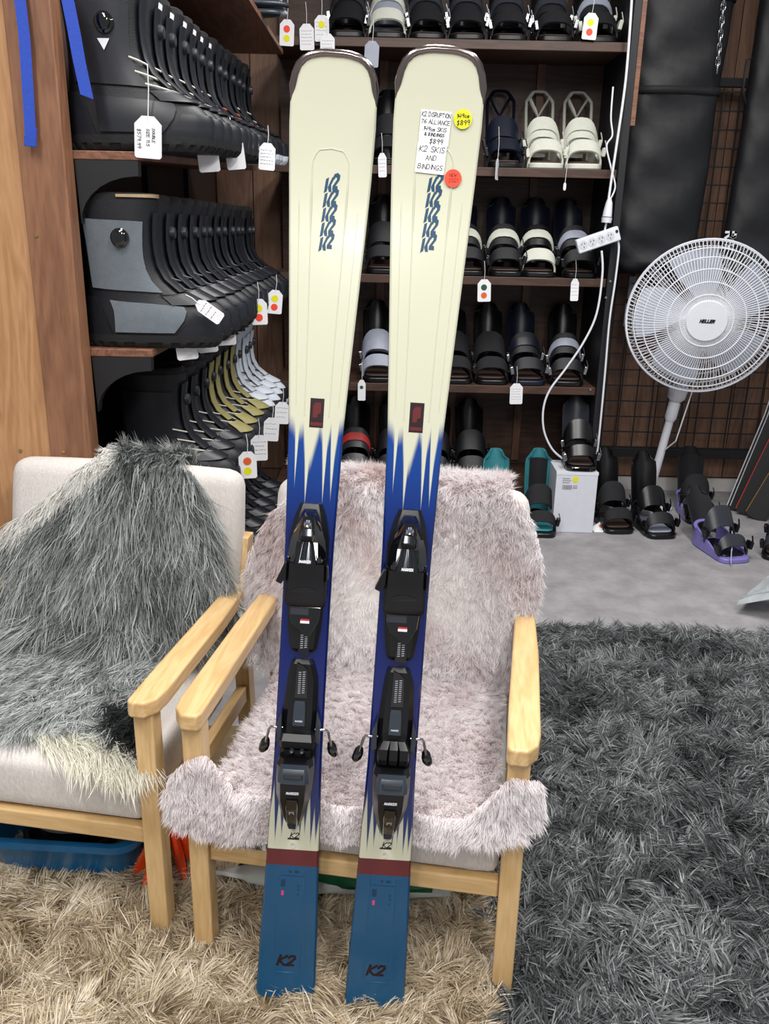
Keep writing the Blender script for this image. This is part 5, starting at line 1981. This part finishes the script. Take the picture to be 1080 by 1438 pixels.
# on the back rack
TY = RY0 - .012
for u, v, dts, ln, bl, txt in (
        (403, 46, ('red', 'yellow'), 0, None, 'tag with red dot over yellow dot beside the insole stack'), (431, 52, (), 5, None, 'handwritten tag with hole beside the red and yellow dotted tag'),
        (452, 40, ('yellow',), 4, None, 'handwritten tag with yellow dot over another tag, top shelf'), (460, 66, (), 5, None, 'handwritten tag overlapping the unlabelled ski tip'),
        (522, 76, (), 0, 'b_grey', 'blank grey tag hanging under the grey-fronted binding'), (829, 37, ('yellow', 'red'), 0, None, 'tag with yellow over red dot at the last top shelf binding'),
        (537, 232, (), 4, None, 'handwritten tag between the two ski tips'), (680, 408, ('green', 'orange_s'), 0, None, 'tag with green and orange dots under the third shelf'),
        (807, 407, (), 4, None, 'handwritten tag hanging under the power strip'), (725, 553, (), 5, None, 'handwritten tag hanging under the dark blue binding'),
        (508, 548, ('green',), 0, None, 'narrow tag with green dot hanging between the skis')):
    p = on_y(u, v, TY - (.022 if u in (460, 522) else 0))
    wid = .034 if u in (807, 508, 537) else .056
    price_tag(txt, p, (wid, .092), dts, ln, roll=rnd.uniform(-.06, .06), string_up=.075, blank=bl, group='tags on the binding rack')
price_tag('white tag seen edge-on hanging under the dark navy binding', on_y(698, 238, TY), (.056, .08), (), 0, yaw=1.25, string_up=.12, group='tags on the binding rack')
price_tag('bare white string tag hanging under the off-white bindings', on_y(793, 262, TY), (.012, .03), (), 0, yaw=.3, string_up=.11, group='tags on the binding rack')
# floor tags
pt = on_y(984, 746, on_z(986, 738, 0).y - .03)
price_tag('tag with yellow and red dots hanging on the upright purple binding', pt, (.068, .088), ('yellow', 'red'), 0, roll=.05, string_up=.11, group='tags on the floor bindings')
pt = on_z(1027, 783, .03)
price_tag('white tag tilted edge-on at the tipped purple binding', pt, (.042, .075), (), 0, roll=.9, pitch=-.15, yaw=1.15, string_up=.09, group='tags on the floor bindings')
pt = on_z(843, 741, .012)
price_tag('white tag with orange dot lying on the carpet beside the white box', pt, (.05, .08), ('orange_s',), 0, roll=.9, pitch=-1.1, string_up=.02, group='tags on the floor bindings')

# ------------------------------------------------------------------ things under the chairs
tubp = on_z(90, 1246, 0)
tub = thing('storage_tub', 'blue plastic storage tub with rolled rim on the rug under the armchair', 'tub', (-.628, tubp.y + .14, 0), YAW_L * .35)
M['tub'] = mat('blue_tub_plastic', (12, 104, 160), .3, var=.25, vscale=9, coat=.2)
rings = []
for z, gx_, gy_ in ((.012, -.018, -.018), (.016, -.010, -.010), (.080, .008, .008), (.086, .016, .016), (.103, .018, .018), (.105, .012, .012), (.103, .004, .004), (.08, -.002, -.002), (.02, -.016, -.016)):
    rings.append([(x_ * (1 + gx_ / .15), y_ * (1 + gy_ / .13), z) for x_, y_ in rr_poly(.150, .125, .045, 5)])
MB().loft(rings).build('body', M['tub'], tub, smooth=40, fix=True)
helm = thing('ski_helmet', 'glossy black helmet lying inside the blue tub', 'helmet', (-.635, tubp.y + .13, .024))
MB().lathe([(.0001, .118), (.05, .112), (.085, .088), (.100, .05), (.098, .01), (.09, 0), (.0001, .0)], 24).build('shell', M['black_gloss'], helm, smooth=50)
MB().tube([(.1 * math.cos(a), .1 * math.sin(a), .035) for a in np.linspace(0, 6.283, 33)[:-1]], .007, 6, closed=True).build('trim_band', M['rubber'], helm, smooth=60)
MB().lathe([(.012, 0), (.012, .006), (.006, .008), (.0001, .008)], 14, Matrix.Translation((.0, -.074, .104)) @ Matrix.Rotation(math.radians(40), 4, 'X')).build('vent_cap', M['steel'], helm, smooth=40)

op = on_z(232, 1215, .03)
st = thing('folding_stand', 'orange plastic folding stand with splayed legs between tub and chair leg', 'stand', (op.x + .004, op.y + .035, 0))
M['orange'] = mat('orange_plastic', (232, 78, 30), .35, var=.08, coat=.3)
MB().lathe([(.0001, .108), (.016, .106), (.02, .092), (.014, .08), (.0001, .08)], 12).build('apex', M['orange'], st, smooth=40)
for k, (a, l_) in enumerate(((-2.0, .072), (-2.55, .066), (-.95, .060), (-.45, .070), (.9, .07), (2.2, .07), (-1.6, .055))):
    d = Vector((math.cos(a), math.sin(a), 0))
    n_ = Vector((-d.y, d.x, 0))
    rings = []
    for f, w_ in ((0, .006), (.3, .0065), (.65, .008), (1, .005)):
        p = d * (.008 + l_ * f ** 1.2) + Vector((0, 0, .098 - .086 * f ** 1.5))
        up = Vector((0, 0, 1)) * .007 + d * .006
        rings.append([p - n_ * w_ - up, p + n_ * w_ - up, p + n_ * w_ + up, p + n_ * w_ * .5 + up * .3, p - n_ * w_ * .5 + up * .3, p - n_ * w_ + up])
    MB().loft(rings).build('leg', M['orange'], st, smooth=None, fix=True)

# crumpled shopping bag under the middle chair
bg = thing('shopping_bag', 'crumpled green and white plastic bag lying under the middle armchair', 'bag', (-.03, 1.395, 0))
M['bag_white'] = mat('white_film', (196, 200, 196), .35, var=.08, vscale=20, bump=.4, bscale=40)
M['bag_green'] = mat('green_film', (14, 92, 62), .35, var=.15, vscale=20, bump=.4, bscale=40)


def lump(rx, ry, rz, seed, cx=0, cy=0, z0=.012):
    rs = np.random.default_rng(seed)
    ph = rs.uniform(0, 6.28, 8)
    rings_ = []
    for i in range(13):
        a = math.pi * i / 12
        ring = []
        for j in range(26):
            b = 2 * math.pi * j / 26
            w_ = 1 + .13 * math.sin(3 * b + ph[0] + 2 * a) + .10 * math.sin(7 * b + ph[1] - 3 * a) + .06 * math.sin(13 * b + ph[2] + 5 * a)
            ring.append((cx + rx * max(.02, math.sin(a)) * math.cos(b) * w_, cy + ry * max(.02, math.sin(a)) * math.sin(b) * w_, z0 + rz * (1 + math.cos(math.pi - a) * (1 + .05 * math.sin(5 * b)))))
        rings_.append(ring)
    return MB().loft(rings_)


lump(.24, .075, .028, 3).build('sack', M['bag_white'], bg, smooth=40, fix=True)
lump(.15, .05, .026, 8, .03, -.045, .052).build('green_panel', M['bag_green'], bg, smooth=40, fix=True)

# care label with a barcode on the front of the middle chair's seat cushion
cl = MB().sheet([[Vector((-.205 + .056 * j / 4, -.0055 - .002 * math.sin(j * 1.3 + i), .262 - .034 * i / 3)) for j in range(5)] for i in range(4)], .0006).build('care_label', M['paper'], chairC, smooth=60)
cl['label'] = 'white barcode label'
mb = MB()
x_ = -.192
r2 = random.Random(9)
while x_ < -.156:
    w_ = r2.choice((.0008, .0014, .0020))
    mb.box(x_, x_ + w_, -.0100, -.0094, .238, .252)
    x_ += w_ + r2.choice((.0008, .0013))
mb.build('barcode', M['ink'], cl, smooth=None)

# ------------------------------------------------------------------ skis and a wrapped board at the right edge
M['gold'] = mat('gold_edge', (190, 150, 96), .3, .6)
M['redline'] = mat('red_edge', (190, 66, 58), .4)
M['dkboard'] = mat('dark_board_top', (13, 14, 19), .6, var=.1)
for k, (u, v, ec, txt, top_px) in enumerate(((1040, 742, 'white', 'dark ski with white edge leaning at the right end of the floor bindings', (1084, 590)),
                                             (1052, 748, 'redline', 'dark ski with red edge leaning behind the white-edged ski', (1098, 610)),
                                             (1066, 754, 'gold', 'dark ski with gold edge leaning beside the red-edged ski', (1120, 625)))):
    b0 = on_z(u + 6, v - 14, 0)
    b0.y += .10
    tp = on_y(top_px[0], top_px[1], b0.y + .03)
    d = (tp - b0).normalized()
    xa = Vector((1, -.35, 0))
    xa = (xa - d * xa.dot(d)).normalized()
    rot = Matrix((xa, d.cross(xa), d)).transposed()
    t = thing('stored_ski', txt, 'ski', b0 + Vector((0, 0, .006)), rot, 'skis stored at the right')
    prof = [(a, b * .66) for a, b in [(-.040, .0), (-.048, .02), (-.044, .3), (-.036, .7), (-.048, 1.2), (-.052, 1.35), (-.03, 1.42), (.03, 1.42), (.052, 1.35), (.048, 1.2), (.036, .7), (.044, .3), (.048, .02), (.040, .0)]]
    MB().prism([(a, b) for a, b in prof], -.006, .006, Matrix.Rotation(math.pi / 2, 4, 'X')).build('board', M['dkboard'], t, smooth=None, bevel=.001, fix=True)
    MB().tube([(a - .001, -.004, b) for a, b in prof[1:6]], .0030, 6).build('edge', M[ec], t, smooth=60)
    if k == 0:
        MB().tube([(a + .012, -.007, b) for a, b in prof[1:6]], .0022, 6).build('edge_line', M['white'], t, smooth=60)
make_binding('black binding lying at the foot of the dark skis', None, fl(1092, 790, -.5), yaw=-.5, hb='charcoal', strap='charcoal', h=.20, lean=.10)
M['wrap'] = mat('clear_plastic_wrap', (205, 212, 216), .12, .35, var=.2, vscale=14, bump=.9, bscale=16, coat=.6)
w0 = on_z(1047, 850, 0)
wb = thing('wrapped_board', 'grey board end wrapped in shiny plastic at the edge of the carpet', 'board', (w0.x, w0.y, 0), math.radians(-38))
MB().prism(rr_poly(.34, .125, .10, 6), .0, .016, Matrix.Translation((.36, .05, .012)) @ Matrix.Rotation(math.radians(-24), 4, 'Y') @ Matrix.Rotation(math.radians(16), 4, 'X')).build('board', M['slate'], wb, smooth=None, bevel=.003)
g_ = []
for i in range(15):
    g_.append([])
    for j in range(9):
        u_, v_ = i / 14, j / 8
        g_[-1].append(Vector((-.005 + .62 * u_, -.10 + .27 * v_ * (.55 + .45 * min(1, u_ * 3)), .034 + .285 * u_ + .075 * v_ * u_ ** .3 + .012 * math.sin(9 * u_ + 7 * v_) + .007 * math.sin(23 * v_ - 11 * u_))))
MB().sheet(g_, .0012).build('plastic_wrap', M['wrap'], wb, smooth=35)
